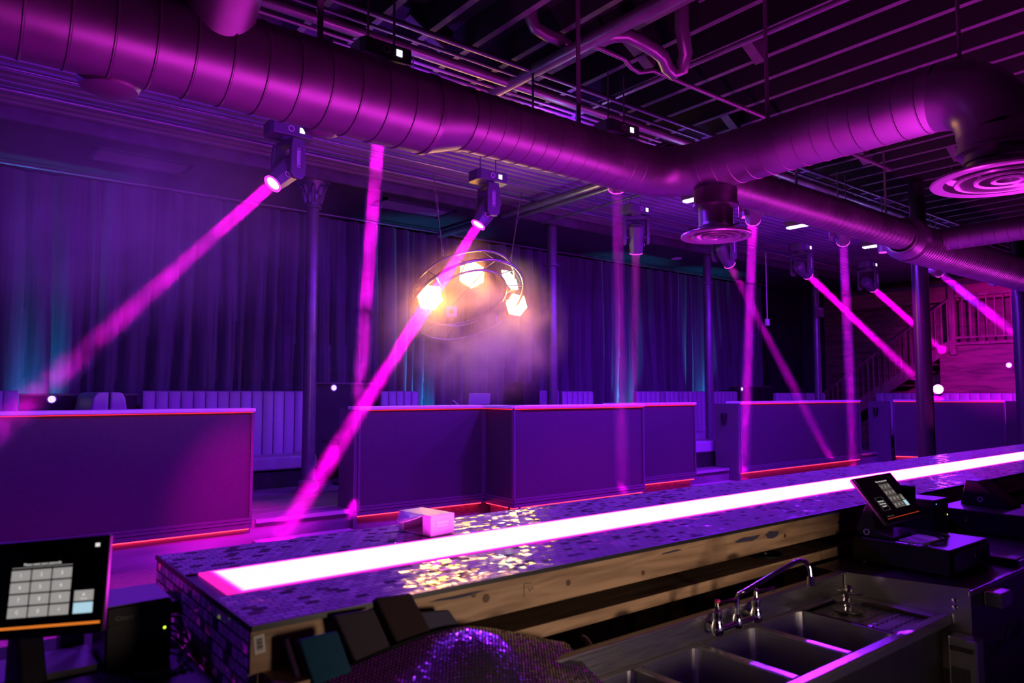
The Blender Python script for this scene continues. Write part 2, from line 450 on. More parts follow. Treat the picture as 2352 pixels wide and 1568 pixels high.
# platform and steps
struct('floor_platform', MB().box(-3, 21.6, 8.16, 12.3, FL, PL), M['plank'])
def step(x0, x1, xe, yf, label):
    """tread between the two walls (x0-x1), its front running on past the right wall to xe"""
    t = thing('entry_step', label, 'step', ((x0 + x1) / 2, 8.0, FL))
    b = MB().box(x0, x1, yf + .015, 8.155, FL + .002, .015)
    if xe > x1: b.box(x1, xe, yf + .015, yf + .09, FL + .002, .015)
    b.build('tread', M['tread'], t)
    MB().box(x0, xe, yf - .015, yf + .015, -.005, .02).build('nosing', M['steplip'], t)
    MB().box(x0 + .02, x1 - .02, 8.11, 8.158, PL - .03, PL + .012).build('upper_nosing', M['steplip'], t)
    MB().box(x0, xe, yf - .004, yf + .004, FL + .02, -.02).build('light_strip', M['red'], t)
step(2.80, 3.96, 4.12, 7.86, 'low step lit white by a pink beam, right of the left booth wall')
step(10.40, 11.61, 11.8, 7.77, 'low step leading to the gap left of the flat-fronted booth wall')
step(16.28, 17.45, 17.45, 7.78, 'low step beside the far column at the end of the booths')

# ------------------------------------------------------------------ booth walls
ZT, ZP = 1.43, .16
def booth_seg(t, p0, p1, depth=.30, ends=(0, 0), plinth=True, cap=True):
    """one straight stretch of booth wall; front face on the line p0-p1, body behind it (to its left when walking p0->p1)"""
    p0, p1 = V((*p0, 0)), V((*p1, 0))
    d = (p1 - p0); L = d.length; d.normalize(); nrm = V((-d.y, d.x, 0))
    A = mat4(p0, d, nrm, V((0, 0, 1)))
    MB().box(0, L, .012, .13, ZP, ZT, A).build('panel', M['panel'], t)
    tr = MB()
    tr.box(0, L, -.012, .02, ZP, ZP + .05, A).box(0, L, -.02, .02, ZP + .055, ZP + .085, A).box(0, L, -.01, .02, ZP + .09, ZP + .115, A)
    tr.box(0, .03, -.008, .02, ZP + .115, ZT, A).box(L - .03, L, -.008, .02, ZP + .115, ZT, A)
    tr.build('trim_moulding', M['trim'], t)
    MB().box(-.01 if ends[0] else 0, L + (.01 if ends[1] else 0), -.03, depth, ZT + .002, ZT + .042, A).build('counter_cap', M['cap'], t, bevel=.008)
    MB().box(0.01, L - .01, -.010, .010, ZT - .009, ZT - .001, A).build('light_strip', M['red'], t)
    if plinth:
        MB().box(.02, L - .02, .10, .14, FL, ZP - .001, A).build('plinth', M['plinth'], t)
        MB().box(.02, L - .02, .03, .045, ZP - .02, ZP - .001, A).build('light_strip', M['red2'], t)
def booth_end(t, x0, x1, y0, y1):
    MB().box(x0, x1, y0, y1, FL, ZT).build('end_panel', M['trim'], t)
t = thing('booth_wall', 'long straight booth wall nearest the left edge, pink glow on its right end', 'booth wall', (1.0, 8.11, FL))
booth_seg(t, (-2.9, 8.11), (2.77, 8.11), ends=(0, 1))
t = thing('booth_wall', 'angled booth wall with a forward bay in the middle, in front of the hexagon lamps', 'booth wall', (6.5, 8.0, FL))
booth_seg(t, (4.03, 8.09), (5.88, 8.04), ends=(1, 0))
booth_seg(t, (5.88, 8.04), (5.87, 7.375), depth=.22)
booth_seg(t, (5.87, 7.375), (8.39, 7.37), ends=(1, 1))
booth_seg(t, (8.40, 7.95), (10.36, 7.93), ends=(0, 1))
MB().box(8.26, 8.40, 7.51, 7.94, FL, ZT).build('return_panel', M['panel'], t)
booth_end(t, 3.98, 4.03, 8.10, 8.52)
t = thing('booth_wall', 'flat-fronted purple booth wall right of the third column, dark hook on its left side', 'booth wall', (14, 7.95, FL))
booth_seg(t, (11.68, 7.925), (16.25, 7.915), ends=(1, 1))
booth_end(t, 11.63, 11.68, 7.93, 8.45)
MB().lathe([(.001, 0), (.04, .01), (.045, .08), (.06, .16), (.055, .2), (.02, .2)], (11.60, 8.22, 1.05), (0, 0, 1), 12).build('hook', M['blackpl'], t)
t = thing('booth_wall', 'slanted far booth wall behind the bar column, at the right end of the row', 'booth wall', (18, 7, FL))
booth_seg(t, (17.58, 7.78), (18.62, 5.84), ends=(1, 1))
booth_end(t, 17.53, 17.58, 7.85, 8.35)
MB().lathe([(.001, 0), (.04, .01), (.045, .08), (.06, .16), (.055, .2), (.02, .2)], (17.50, 8.15, 1.08), (0, 0, 1), 12).build('hook', M['blackpl'], t)
MB().box(18.63, 18.75, 5.0, 5.83, FL, ZT + .02).build('side_panel', M['black'], t)

# ------------------------------------------------------------------ benches
def bench(label, x0, x1, yb, yf, zt=1.67, along='x', seat=True, chan=.165, group=None):
    """channel-tufted booth bench; back plane at yb, seat front at yf (for along='y': x0,x1 are y limits and yb,yf are x)"""
    def P(u, v, z): return (u, v, z) if along == 'x' else (v, u, z)
    c = P((x0 + x1) / 2, (yb + yf) / 2, PL)
    t = thing('booth_bench', label, 'bench', c)
    sg = 1 if yb > yf else -1
    bk = MB(); n = max(1, round((x1 - x0) / chan)); w = (x1 - x0) / n
    for i in range(n):
        a = x0 + i * w
        pr = []
        for q in range(9):
            th = math.pi * q / 8
            pr.append((a + w / 2 - math.cos(th) * w * .48, yb - sg * (.06 + math.sin(th) ** .6 * .045)))
        z0 = PL + .45; zs = [(z0, 1.0), (zt - .05, 1.0), (zt - .012, .75), (zt, .25)]
        vs = []
        for z, k2 in zs:
            for (u, v) in pr:
                vs.append(P(u, yb + (v - yb) * k2, z))
        m = len(pr)
        fs = [(j * m + q, j * m + q + 1, (j + 1) * m + q + 1, (j + 1) * m + q) for j in range(len(zs) - 1) for q in range(m - 1)]
        bk.add(vs, fs, True)
    bk.build('backrest', M['vinyl'], t)
    y0, y1 = sorted((yb, yb - sg * .05))
    def bx(u0, u1, v0, v1, z0, z1):
        v0, v1 = sorted((v0, v1))
        return MB().box(u0, u1, v0, v1, z0, z1) if along == 'x' else MB().box(v0, v1, u0, u1, z0, z1)
    bx(x0, x1, yb + sg * .03, yb - sg * .058, PL, zt - .008).build('back_shell', M['seam'], t, bevel=.02)
    if seat:
        bx(x0, x1, yb - sg * .1, yf, PL + .27, PL + .47).build('seat', M['vinyl'], t, bevel=.035, seg=3)
        bx(x0 + .02, x1 - .02, yb - sg * .02, yf + sg * .08, PL, PL + .265).build('base', M['black'], t)
    return t
bench('channel-tufted bench behind the left booth wall, left of the first column', 2.24, 4.6, 11.2, 10.6)
bench('channel-tufted bench cut by the left edge of the frame', -1.6, .81, 11.2, 10.6)
bench('short bench curved toward the lamp partition, right of the first column', 5.95, 6.7, 11.2, 10.6)
bench('bench just right of the second column, behind the angled booth wall', 10.14, 11.05, 11.2, 10.6)
bench('left half of the paired benches in front of the drape near the third column', 12.42, 14.27, 11.2, 10.6)
bench('right half of the paired benches in front of the drape, partly behind the third column', 14.30, 16.3, 11.2, 10.6)
bench('bench with white piping in front of the dark wall by the stair foot', 16.5, 18.88, 10.2, 9.6, zt=1.63)
bench('long bench below the stair landing at the far right', 5.6, 9.25, 19.95, 19.4, zt=1.63, along='y', chan=.23)
t = thing('bench_end', 'rounded double-sided bench end peeking over the left booth wall', 'bench', (1.6, 10.4, PL))
for s0 in (0, 1):
    b = MB()
    xa, xb = ((1.40, 1.61), (1.63, 1.84))[s0]
    pr = [(xa, PL), (xb, PL)]
    if s0: pr = [(xa, PL), (xb, PL), (xb - .01, 1.3), (xb - .05, 1.58), (xb - .09, 1.645), (xa, 1.65)]
    else: pr = [(xa, PL), (xb, PL), (xb, 1.65), (xa + .09, 1.645), (xa + .05, 1.58), (xa + .01, 1.3)]
    b.prism(pr, mat4(V((0, 11.1, 0)), V((1, 0, 0)), V((0, 0, 1)), V((0, -1, 0))), 1.3)
    b.build('backrest', M['vinyl'], t, bevel=.02)
b = MB().box(9.2, 12.08, 8.55, 9.15, .5, .72).build('booth_bench', M['vinyl'], None, bevel=.04, seg=3)
tag(b, 'backless bench seat against the rear of the angled booth wall, by the second step', 'bench')
MB().box(9.22, 12.0, 8.56, 9.05, PL, .499).build('base', M['black'], b)

# dark partitions with round lamps
def partition(x0, x1, y, zt, lx, lz, label, lab2, dot=.045):
    t = thing('low_partition', label, 'partition', ((x0 + x1) / 2, y, PL), kind='thing')
    MB().box(x0, x1, y, y + .1, PL, zt).build('panel', M['black'], t)
    MB().box(x0 - .02, x1 + .02, y - .02, y + .12, zt, zt + .03).build('cap_rail', M['trim'], t)
    p = thing('round_wall_lamp', lab2, 'lamp', (lx, y, lz))
    MB().lathe([(dot * 1.35, -.001), (dot * 1.35, .012), (dot * 1.1, .018)], (lx, y, lz), (0, -1, 0), 20, cap=True).build('rim', M['whitepl'], p)
    MB().lathe([(dot, .0185), (dot * .9, .028), (.001, .032)], (lx, y, lz), (0, -1, 0), 20).build('lens', M['dotlamp'], p)
partition(.83, 2.2, 11.25, 1.60, 1.18, 1.555, 'low black partition behind the left booth wall, left of the long bench', 'small round lamp on the partition left of the double bench end')
partition(4.83, 5.93, 11.27, 1.78, 5.15, 1.72, 'taller black partition right of the first column', 'small round lamp on the partition right of the first column')
partition(16.33, 18.1, 11.27, 1.78, 16.7, 1.73, 'black partition at the right end of the drape', 'small round lamp on the partition at the right end of the drape')
t = thing('side_table', 'small dark glossy table on the platform right of the first column', 'table', (5.0, 10.5, PL))
MB().box(4.75, 5.35, 10.2, 10.8, .86, .90).build('table_top', M['blackpl'], t, bevel=.006)
MB().cyl((5.05, 10.5, PL + .02), (5.05, 10.5, .86), .035).build('pedestal', M['blackpl'], t)
MB().cyl((5.05, 10.5, PL), (5.05, 10.5, PL + .02), .22, n=24).build('foot', M['blackpl'], t)

# DJ gear behind the angled wall
t = thing('equipment_desk', 'dark equipment desk behind the angled booth wall', 'desk', (7.0, 9.2, PL))
MB().box(5.6, 7.5, 8.85, 9.5, 1.40, 1.45).build('desk_top', M['black'], t)
for xx in (5.65, 7.4): MB().box(xx, xx + .06, 8.9, 9.45, PL, 1.40).build('leg', M['black'], t)
t = thing('laptop', 'open laptop whose screen edge shows over the angled booth wall', 'laptop', (6.5, 9.1, 1.45))
MB().box(6.30, 6.68, 9.0, 9.25, 1.45, 1.465).build('base', M['steelblk'], t)
A = Matrix.Translation((6.49, 9.0, 1.465)) @ Matrix.Rotation(math.radians(8), 4, 'X')
MB().box(-.2, .2, -.008, .004, 0, .16, A).build('screen', M['seam'], t)
MB().box(-.2, .2, -.012, .008, .16, .164, A).build('screen_edge', M['paper'], t)
b = MB().box(7.60, 7.98, 9.3, 9.7, PL, 1.82).build('speaker_cabinet', M['blackpl'], None, bevel=.02); tag(b, 'tall black speaker cabinet left of the second column', 'speaker')
b = MB().box(9.4, 9.95, 11.0, 11.4, PL, 1.68).build('equipment_crate', M['seam'], None, bevel=.01); tag(b, 'purple-lit box behind the second column, left side', 'box')
b = MB().box(9.05, 9.38, 11.3, 11.5, PL, 1.83).build('equipment_rack', M['trim'], None, bevel=.01); tag(b, 'narrow dark rack between the speaker cabinet and the second column', 'rack')
b = MB().cyl((6.08, 8.95, 1.455), (5.98, 8.95, 1.53), .008).build('drum_stick', M['whitepl']); tag(b, 'short white stick leaning on the desk left of the laptop', 'stick')

# ------------------------------------------------------------------ drapes
def drape(x0, x1, label, seed):
    rnd = random.Random(seed)
    ph = [rnd.uniform(0, 6.28) for _ in range(8)]
    # irregular fold spacing
    knots, xx = [], x0
    while xx < x1 + .5:
        w = rnd.uniform(.13, .42); knots.append((xx, w, rnd.uniform(.09, .27))); xx += w
    def disp(x, z):
        h = 0
        lo, hi = 0, len(knots) - 1
        for (kx, w, a) in knots:
            if kx <= x < kx + w:
                u = (x - kx) / w
                h = a * (math.sin(math.pi * u) ** .8); break
        s = (4.7 - z) / 4.5
        h *= .65 + .5 * s
        return h + .04 * math.sin(x * 1.9 + ph[0] + .5 * z) + .015 * math.sin(x * 17 + ph[1] + z * 1.3)
    nx = int((x1 - x0) / .03)
    def fn(u, v):
        x = x0 + (x1 - x0) * u; z = PL + .03 + (4.68 - PL - .03) * v
        xs = x + .16 * math.sin(x * .9 + ph[2]) * (1 - v) ** 1.5 + .05 * math.sin(x * 2.7 + ph[3]) * (1 - v)
        xs = min(max(xs, x0), x1 + .1)
        return (x, 11.82 - disp(xs, z), z)
    o = MB().grid(fn, nx, 14).build('stage_drape', M['drape'])
    return tag(o, label, 'drape')
drape(-3, 4.98, 'floor-length dark drape from the left edge to the first column', 1)
drape(4.99, 10.36, 'floor-length dark drape behind the hexagon lamps, between first and second column', 2)
drape(10.37, 15.98, 'floor-length dark drape between the second and third columns', 3)
drape(15.99, 18.45, 'narrow dark drape right of the third column', 4)

# ------------------------------------------------------------------ columns
def column(x, y, r, zb, zt, label, capital=True, collar=None, mm='column'):
    t = thing('iron_column', label, 'column', (x, y, zb), kind='thing')
    top = zt - .42 if capital else zt
    MB().cyl((x, y, zb + .1), (x, y, top), r, r * .93, 28).build('shaft', M[mm], t)
    MB().lathe([(r * 1.9, 0), (r * 1.9, .03), (r * 1.7, .06), (r * 1.35, .08), (r * 1.45, .11), (r * 1.5, .14), (r * 1.3, .17), (r * 1.02, .19)], (x, y, zb), (0, 0, 1), 28, cap=True).build('base', M[mm], t)
    if collar: MB().lathe([(r, 0), (r * 1.35, .01), (r * 1.35, .05), (r, .06)], (x, y, collar), (0, 0, 1), 24).build('collar', M[mm], t)
    if capital:
        b = MB().lathe([(r, 0), (r * 1.25, .01), (r * 1.25, .04), (r * 1.02, .05), (r * 1.1, .15), (r * 1.35, .28), (r * 1.9, .38), (r * 2.0, .42)], (x, y, top), (0, 0, 1), 28)
        for tier, (h, rr, nn) in enumerate(((.08, 1.12, 8), (.19, 1.3, 8))):
            for i in range(nn):
                a = 2 * math.pi * (i + .5 * tier) / nn
                ca, sa = math.cos(a), math.sin(a)
                pts = [V((x + ca * r * q, y + sa * r * q, top + h + dz)) for q, dz in ((rr, 0), (rr * 1.1, .06), (rr * 1.25, .11), (rr * 1.5, .13), (rr * 1.55, .105))]
                b.tube(pts, [.03, .036, .03, .022, .014], 6)
        for i in range(4):
            a = math.pi / 4 + i * math.pi / 2
            c = V((x + math.cos(a) * r * 2.0, y + math.sin(a) * r * 2.0, top + .36))
            b.tube([c + V((math.cos(a), math.sin(a), 0)) * (.045 * math.cos(q * .9)) + V((0, 0, .045 * math.sin(q * .9))) for q in range(7)], .016, 6)
        b.box(x - r * 2.1, x + r * 2.1, y - r * 2.1, y + r * 2.1, zt - .03, zt)
        b.build('capital', M[mm], t)
column(4.16, 9.9, .095, PL, 4.72, 'iron column with leafy capital beside the left booth bench')
column(8.79, 9.9, .10, PL, 4.72, 'slim column glinting gold, right of the hexagon lamps', False, collar=3.95)
column(13.45, 9.9, .095, PL, 4.72, 'slim column standing in the gap left of the flat-fronted booth wall', False, collar=4.05)
column(17.28, 9.45, .087, PL, 4.72, 'distant dark column with a small box on it, left of the staircase', False)
column(11.05, 4.45, .115, FL, 4.695, 'thick dark column rising behind the bar, right of centre', False, mm='colblack')
column(15.15, 4.45, .12, FL, 4.695, 'column with a hot pink edge at the right border', False, mm='colblack')
t = thing('exit_sign', 'unlit box sign hanging in front of the distant column', 'sign', (17.18, 9.28, 3.6))
MB().box(16.92, 17.29, 9.24, 9.31, 3.51, 3.76).build('housing', M['trim'], t, bevel=.01)
MB().cyl((17.09, 9.28, 3.76), (17.09, 9.28, 4.79), .012, n=8).build('conduit', M['pipe'], t)
b = MB()
for xx in (17.0, 17.1): b.box(xx, xx + .07, 9.234, 9.242, 3.70, 3.72)
b.build('indicator', M['logo'], t)
t = thing('hanging_outlet', 'pale outlet box hanging on a straight cord left of the distant column', 'outlet', (14.37, 9.0, 3.2))
MB().box(14.32, 14.42, 8.97, 9.03, 3.12, 3.27).build('box', M['whitepl'], t, bevel=.01)
MB().cyl((14.37, 9, 3.27), (14.37, 9, 4.80), .012, n=8).build('cord', M['whitepl'], t)

# ------------------------------------------------------------------ ducts
def rings(x0, x1, r, pitch, bump=.006, w=.012):
    pr = [(r, 0)]; h = pitch * .5; L = x1 - x0
    while h < L - w * 2:
        pr += [(r, h), (r + bump, h + w * .4), (r + bump, h + w * .8), (r, h + w * 1.2)]
        h += pitch
    return pr + [(r, L)]
YD = 3.9
duct = thing('air_duct', 'large round ventilation duct along the bar, bending toward the camera at right', 'duct', (3, YD, 3.47))
ZL, RL, ZS, RS = 3.427, .25, 3.469, .205
MB().lathe(rings(-2.9, 2.36, RL, .178), (-2.9, YD, ZL), (1, 0, 0), 48).build('wide_run', M['duct'], duct)
b = MB()
vs = []
for xx, zz, r in ((2.36, ZL, RL), (2.36, ZL, RL + .006), (2.39, ZL, RL + .006), (2.39, ZL, RL), (2.66, ZS, RS), (2.66, ZS, RS + .006), (2.69, ZS, RS + .006), (2.69, ZS, RS)):
    for i in range(48):
        a = 2 * math.pi * i / 48
        vs.append((xx, YD + r * math.cos(a), zz + r * math.sin(a)))
b.add(vs, [(j * 48 + i, j * 48 + (i + 1) % 48, (j + 1) * 48 + (i + 1) % 48, (j + 1) * 48 + i) for j in range(7) for i in range(48)], True)
b.build('reducer', M['duct'], duct)
MB().lathe(rings(2.69, 4.42, RS, .128, .004, .01), (2.69, YD, ZS), (1, 0, 0), 48).build('narrow_run', M['duct'], duct)
# mitred corner in three gores, then the run toward the camera
XC = 4.80
cor = [(4.42, YD)] + [(4.42 + .36 * math.sin(a), YD - .36 + .36 * math.cos(a)) for a in (math.radians(q) for q in (22, 45, 68, 90))]
b = MB()
b.tube([(px, py, ZS) for px, py in cor], RS + .001, 48, cap=False)
b.build('corner_elbow', M['duct'], duct)
MB().lathe(rings(0, 1.78, RS, .135, .004, .01), (XC - .02, YD - .36, ZS), (0, -1, 0), 48).build('cross_run', M['duct'], duct)
pts = [(XC - .02, 1.77 - .30 * math.sin(a), ZS - .30 + .30 * math.cos(a)) for a in [math.radians(q) for q in (0, 22, 45, 68, 90)]]
MB().tube(pts, RS + .004, 40, cap=False).build('drop_elbow', M['ductblk'], duct)
yN = 1.47
MB().lathe([(RS, 0), (RS, .10), (RS + .012, .105), (RS + .012, .125), (RS - .035, .13), (RS - .035, .16), (RS - .022, .165), (RS - .022, .178), (RS - .04, .182), (RS - .04, .22)], (XC - .02, yN, 3.165), (0, 0, -1), 40).build('collar', M['ductblk'], duct)
# branch rising from the wide run toward the ceiling, and round stubs under it
MB().cyl((1.03, YD - .02, 3.42), (1.15, 3.05, 4.69), .185, .185, 36).build('branch', M['duct'], duct)
MB().lathe([(.145, 0), (.145, .07), (.13, .105), (.08, .125), (.001, .13)], (.61, 4.03, 3.27), (0, 0, -1), 32).build('stub_collar', M['duct'], duct)
MB().lathe([(.115, 0), (.115, .05), (.10, .075), (.06, .09), (.001, .095)], (1.74, 4.03, 3.275), (0, 0, -1), 32).build('stub_collar', M['duct'], duct)
for (hx, hy, zt) in ((1.66, YD, ZL + RL), (3.74, YD, ZS + RS), (XC - .02, 1.65, ZS + RS), (XC - .02, 2.95, ZS + RS)):
    MB().box(hx - .018, hx + .018, hy - .006, hy + .006, zt - .02, 4.72).build('hanger_strap', M['pipe'], duct)
# continuation beyond the corner
d2 = thing('air_duct', 'slimmer round duct running on from the bend toward the far column', 'duct', (7, 4.12, 3.68))
MB().lathe(rings(4.96, 9.9, .187, .11, .004, .01), (4.96, 4.12, 3.68), (1, 0, 0), 40).build('run', M['duct'], d2)
MB().lathe(rings(9.9, 15.5, .255, .075, .012, .03), (9.9, 4.12, 3.62), (1, 0, 0), 40).build('flexible_run', M['ductblk'], d2)
MB().lathe([(.187, 0), (.21, .01), (.21, .05), (.28, .12), (.28, .25), (.255, .27)], (9.7, 4.12, 3.65), (1, 0, 0), 40).build('junction', M['ductblk'], d2)
MB().lathe(rings(0, 3.4, .15, .14, .004, .01), (10.5, 4.05, 3.69), (0, -1, 0), 32).build('side_run', M['duct'], d2)
for hx in (7.2, 9.3): MB().box(hx - .012, hx + .012, 4.11, 4.13, 3.84, 4.72).build('hanger_strap', M['pipe'], d2)

def diffuser(x, y, z, r, neck, ztop, label):
    t = thing('round_diffuser', label, 'vent', (x, y, z))
    b = MB().lathe([(neck, 0), (neck, .02), (r * .62, .06), (r * .9, .075), (r, .085), (r * 1.02, .1), (r, .108), (r * .84, .104), (r * .80, .07)], (x, y, z + .1), (0, 0, -1), 56)
    b.build('outer_cone', M['diff'], t)
    for i, (ra, rb) in enumerate(((.70, .52), (.44, .30), (.22, .12))):
        MB().lathe([(r * rb, .03), (r * (rb + ra) / 2, .075), (r * ra, .102), (r * ra * .985, .112), (r * (ra - .07), .108), (r * (rb + ra) / 2 - .012, .085), (r * rb - .006, .04)], (x, y, z + .1), (0, 0, -1), 48).build('inner_ring', M['diff'], t)
    b = MB()
    for a in (.4, .4 + math.pi * 2 / 3, .4 + math.pi * 4 / 3):
        b.cyl((x, y, z + .06), (x + r * .85 * math.cos(a), y + r * .85 * math.sin(a), z + .06), .006, n=6)
    b.build('spider', M['ductblk'], t)
    if ztop:
        MB().lathe([(neck * 1.25, 0), (neck * 1.25, ztop - z - .27), (neck * 1.31, ztop - z - .26), (neck * 1.31, ztop - z - .235), (neck, ztop - z - .23), (neck, ztop - z - .1)], (x, y, ztop), (0, 0, -1), 40).build('neck', M['ductblk'], t)
diffuser(XC - .02, 1.43, 2.875, .385, .165, 0, 'large round ring diffuser cut by the right edge, under the duct elbow')
diffuser(XC, 3.44, 2.885, .272, .135, 3.262, 'smaller round ring diffuser on a short neck below the duct bend')

# ------------------------------------------------------------------ pipes and conduits at the ceiling
def pipe(name, pts, r, label, cat='pipe', m='pipe', n=10, group=None):
    return tag(MB().tube(pts, r, n).build(name, M[m]), label, cat, group)
def xpipe(y, z, r, x0, x1, label): return pipe('conduit_pipe', [(x0, y, z), (x1, y, z)], r, label)
xpipe(5.11, 4.5, .046, -2.8, 21, 'thickest of the pipes running along the ceiling behind the big duct')
xpipe(5.28, 4.5, .016, -2.8, 21, 'thin conduit just below the thickest ceiling pipe')
xpipe(4.78, 4.5, .024, -2.8, 21, 'uppermost conduit of the bundle running along the ceiling')
xpipe(4.95, 4.5, .016, -2.8, 21, 'thin conduit directly above the thickest ceiling pipe')
xpipe(5.38, 4.5, .018, 2.4, 21, 'upper of the three thin conduits skimming the top of the big duct')
xpipe(5.49, 4.5, .018, 2.4, 21, 'middle of the three thin conduits skimming the top of the big duct')
xpipe(5.61, 4.5, .018, 2.4, 21, 'lowest of the three thin conduits skimming the top of the big duct')
xpipe(8.75, 4.70, .028, -2.8, 19.5, 'magenta-lit conduit running under the ribbed deck over the booths')
xpipe(8.2, 4.72, .014, -2.8, 17, 'thin conduit under the ribbed deck, above the other one')
pipe('conduit_pipe', [(4.10, 4.11, 4.5), (4.50, 4.12, 4.5), (4.62, 4.15, 4.47), (4.74, 4.17, 4.47), (4.86, 4.11, 4.5), (9.5, 4.12, 4.5)], .021, 'shiny conduit with a kink, crossing the joists above the duct bend')
pipe('drain_pipe', [(4.03, 5.5, 4.5), (4.06, 2.5, 4.5), (4.08, -1.0, 4.5)], .062, 'fat drain pipe running toward the camera across the joists')
pipe('drain_pipe', [(4.11, 4.45, 4.5), (4.15, 4.46, 4.56), (4.10, 4.41, 4.61), (3.99, 4.385, 4.62), (3.84, 4.383, 4.62), (3.75, 4.42, 4.66), (3.70, 4.415, 4.73), (3.71, 4.42, 4.945)], .055, 'bent drain pipe dropping onto the fat drain pipe, left of the thin strap', m='pipe', n=14)
pipe('drain_pipe', [(4.07, 4.02, 4.5), (4.156, 3.918, 4.52), (4.228, 3.842, 4.52), (4.363, 3.824, 4.5), (4.513, 3.815, 4.48), (4.652, 3.83, 4.46), (4.738, 3.856, 4.40), (4.82, 3.855, 4.37), (4.87, 3.80, 4.40), (4.82, 3.72, 4.5), (4.71, 3.67, 4.66), (4.70, 3.66, 4.945)], .058, 'looping drain pipe with a U-bend above the duct corner', n=14)
for (yy, xx) in ((3.4, 4.05), (4.6, 4.04)):
    pass
pipe('conduit_pipe', [(5.06, 5.45, 4.52), (5.08, 3.0, 4.52), (5.1, -1, 4.52)], .024, 'slim pipe running toward the camera just right of the looping drain pipe')
pipe('conduit_pipe', [(4.45, 3.30, 4.64), (4.49, -1, 4.64)], .014, 'thin conduit running toward the camera below a joist at upper right')
pipe('conduit_pipe', [(7.3, 6.3, 4.62), (7.35, 9.5, 4.62)], .055, 'green-tinted pipe below the deck right of the second moving head')
pipe('conduit_pipe', [(7.55, 6.3, 4.62), (7.60, 9.5, 4.62)], .04, 'slimmer green-tinted pipe alongside the thick one below the deck')
pipe('conduit_pipe', [(8.2, 6.3, 4.62), (8.2, 9.5, 4.62)], .02, 'thin green-edged pipe below the deck, left of the third moving head')
pipe('conduit_pipe', [(7.32, 10.1, 4.6), (7.3, 11.4, 4.6)], .06, 'short fat pipe under the rear ceiling above the hexagon lamps')
pipe('conduit_pipe', [(-1.2, 1.2, 4.62), (9.0, 1.2, 4.62)], .03, 'pipe crossing the joists close to the camera at upper right')
pipe('curtain_track', [(-2.8, 11.45, 4.66), (18.4, 11.45, 4.66)], .02, 'long rail along the top of the drapes', 'rail')

# ------------------------------------------------------------------ LED bars over the dance floor
def area_light(name, loc, direction, power, col, sx, sy=None, spread=math.pi, shape='RECTANGLE'):
    ld = bpy.data.lights.new(name, 'AREA'); ld.energy = power; ld.color = col
    ld.shape = shape; ld.size = sx
    if sy: ld.size_y = sy
    ld.spread = spread
    o = bpy.data.objects.new(name, ld); COL.objects.link(o)
    x, y, z = frame(-V(direction))
    o.matrix_world = mat4(V(loc), x, y, z)
    return o
VIO = (.21, .006, 1.0)
bars = [(-1.2, 'violet-white LED bar above the floor beyond the left edge'),
        (1.05, 'violet-white LED bar hidden behind the wide duct, first from the left'),
        (3.05, 'violet-white LED bar peeping out below the duct reducer'),
        (4.95, 'violet-white LED bar behind the bend of the duct'),
        (6.95, 'violet-white LED bar partly behind the neck of the small diffuser'),
        (9.22, 'middle of the three fully visible violet-white LED bars'),
        (11.42, 'violet-white LED bar nearest the thick bar column'),
        (14.0, 'added violet-white LED bar hidden behind the flexible duct')]  # last bar is unseen, added to brighten the right-hand booths
for bx, lab in bars:
    t = thing('led_bar', lab, 'light', (bx, 5.2, 3.95))
    zz = 3.92 if bx != 3.05 else 3.76
    MB().box(bx - .05, bx + .05, 4.96, 5.44, zz + .022, zz + .075).build('housing', M['fixture'], t, bevel=.008)
    MB().box(bx - .04, bx + .04, 4.98, 5.42, zz, zz + .02).build('tube', M['uvbar'], t, bevel=.006)
    MB().cyl((bx, 5.2, zz + .07), (bx, 5.2, 4.48), .006, n=6).build('hanger_rod', M['pipe'], t)
    MB().box(bx - .03, bx + .03, 5.0, 5.4, zz + .0755, zz + .080).build('upper_tube', M['uvbar'], t)
    lip = MB()
    for q in ((bx - .05, bx - .042, 4.96, 5.44), (bx + .042, bx + .05, 4.96, 5.44), (bx - .05, bx + .05, 4.96, 4.968), (bx - .05, bx + .05, 5.432, 5.44)): lip.box(*q, zz + .075, zz + .10)
    lip.build('upper_rim', M['fixture'], t)
    area_light('led_bar_light', (bx, 5.2, zz - .012), (0.0, .12, -1), 95 if bx < 4 else 140 if bx < 6 else 330, VIO, .08, .44)
    area_light('led_bar_light', (bx, 5.2, zz + .104), (0.0, 1.7, 1), 38, VIO, .06, .42, 2.3)

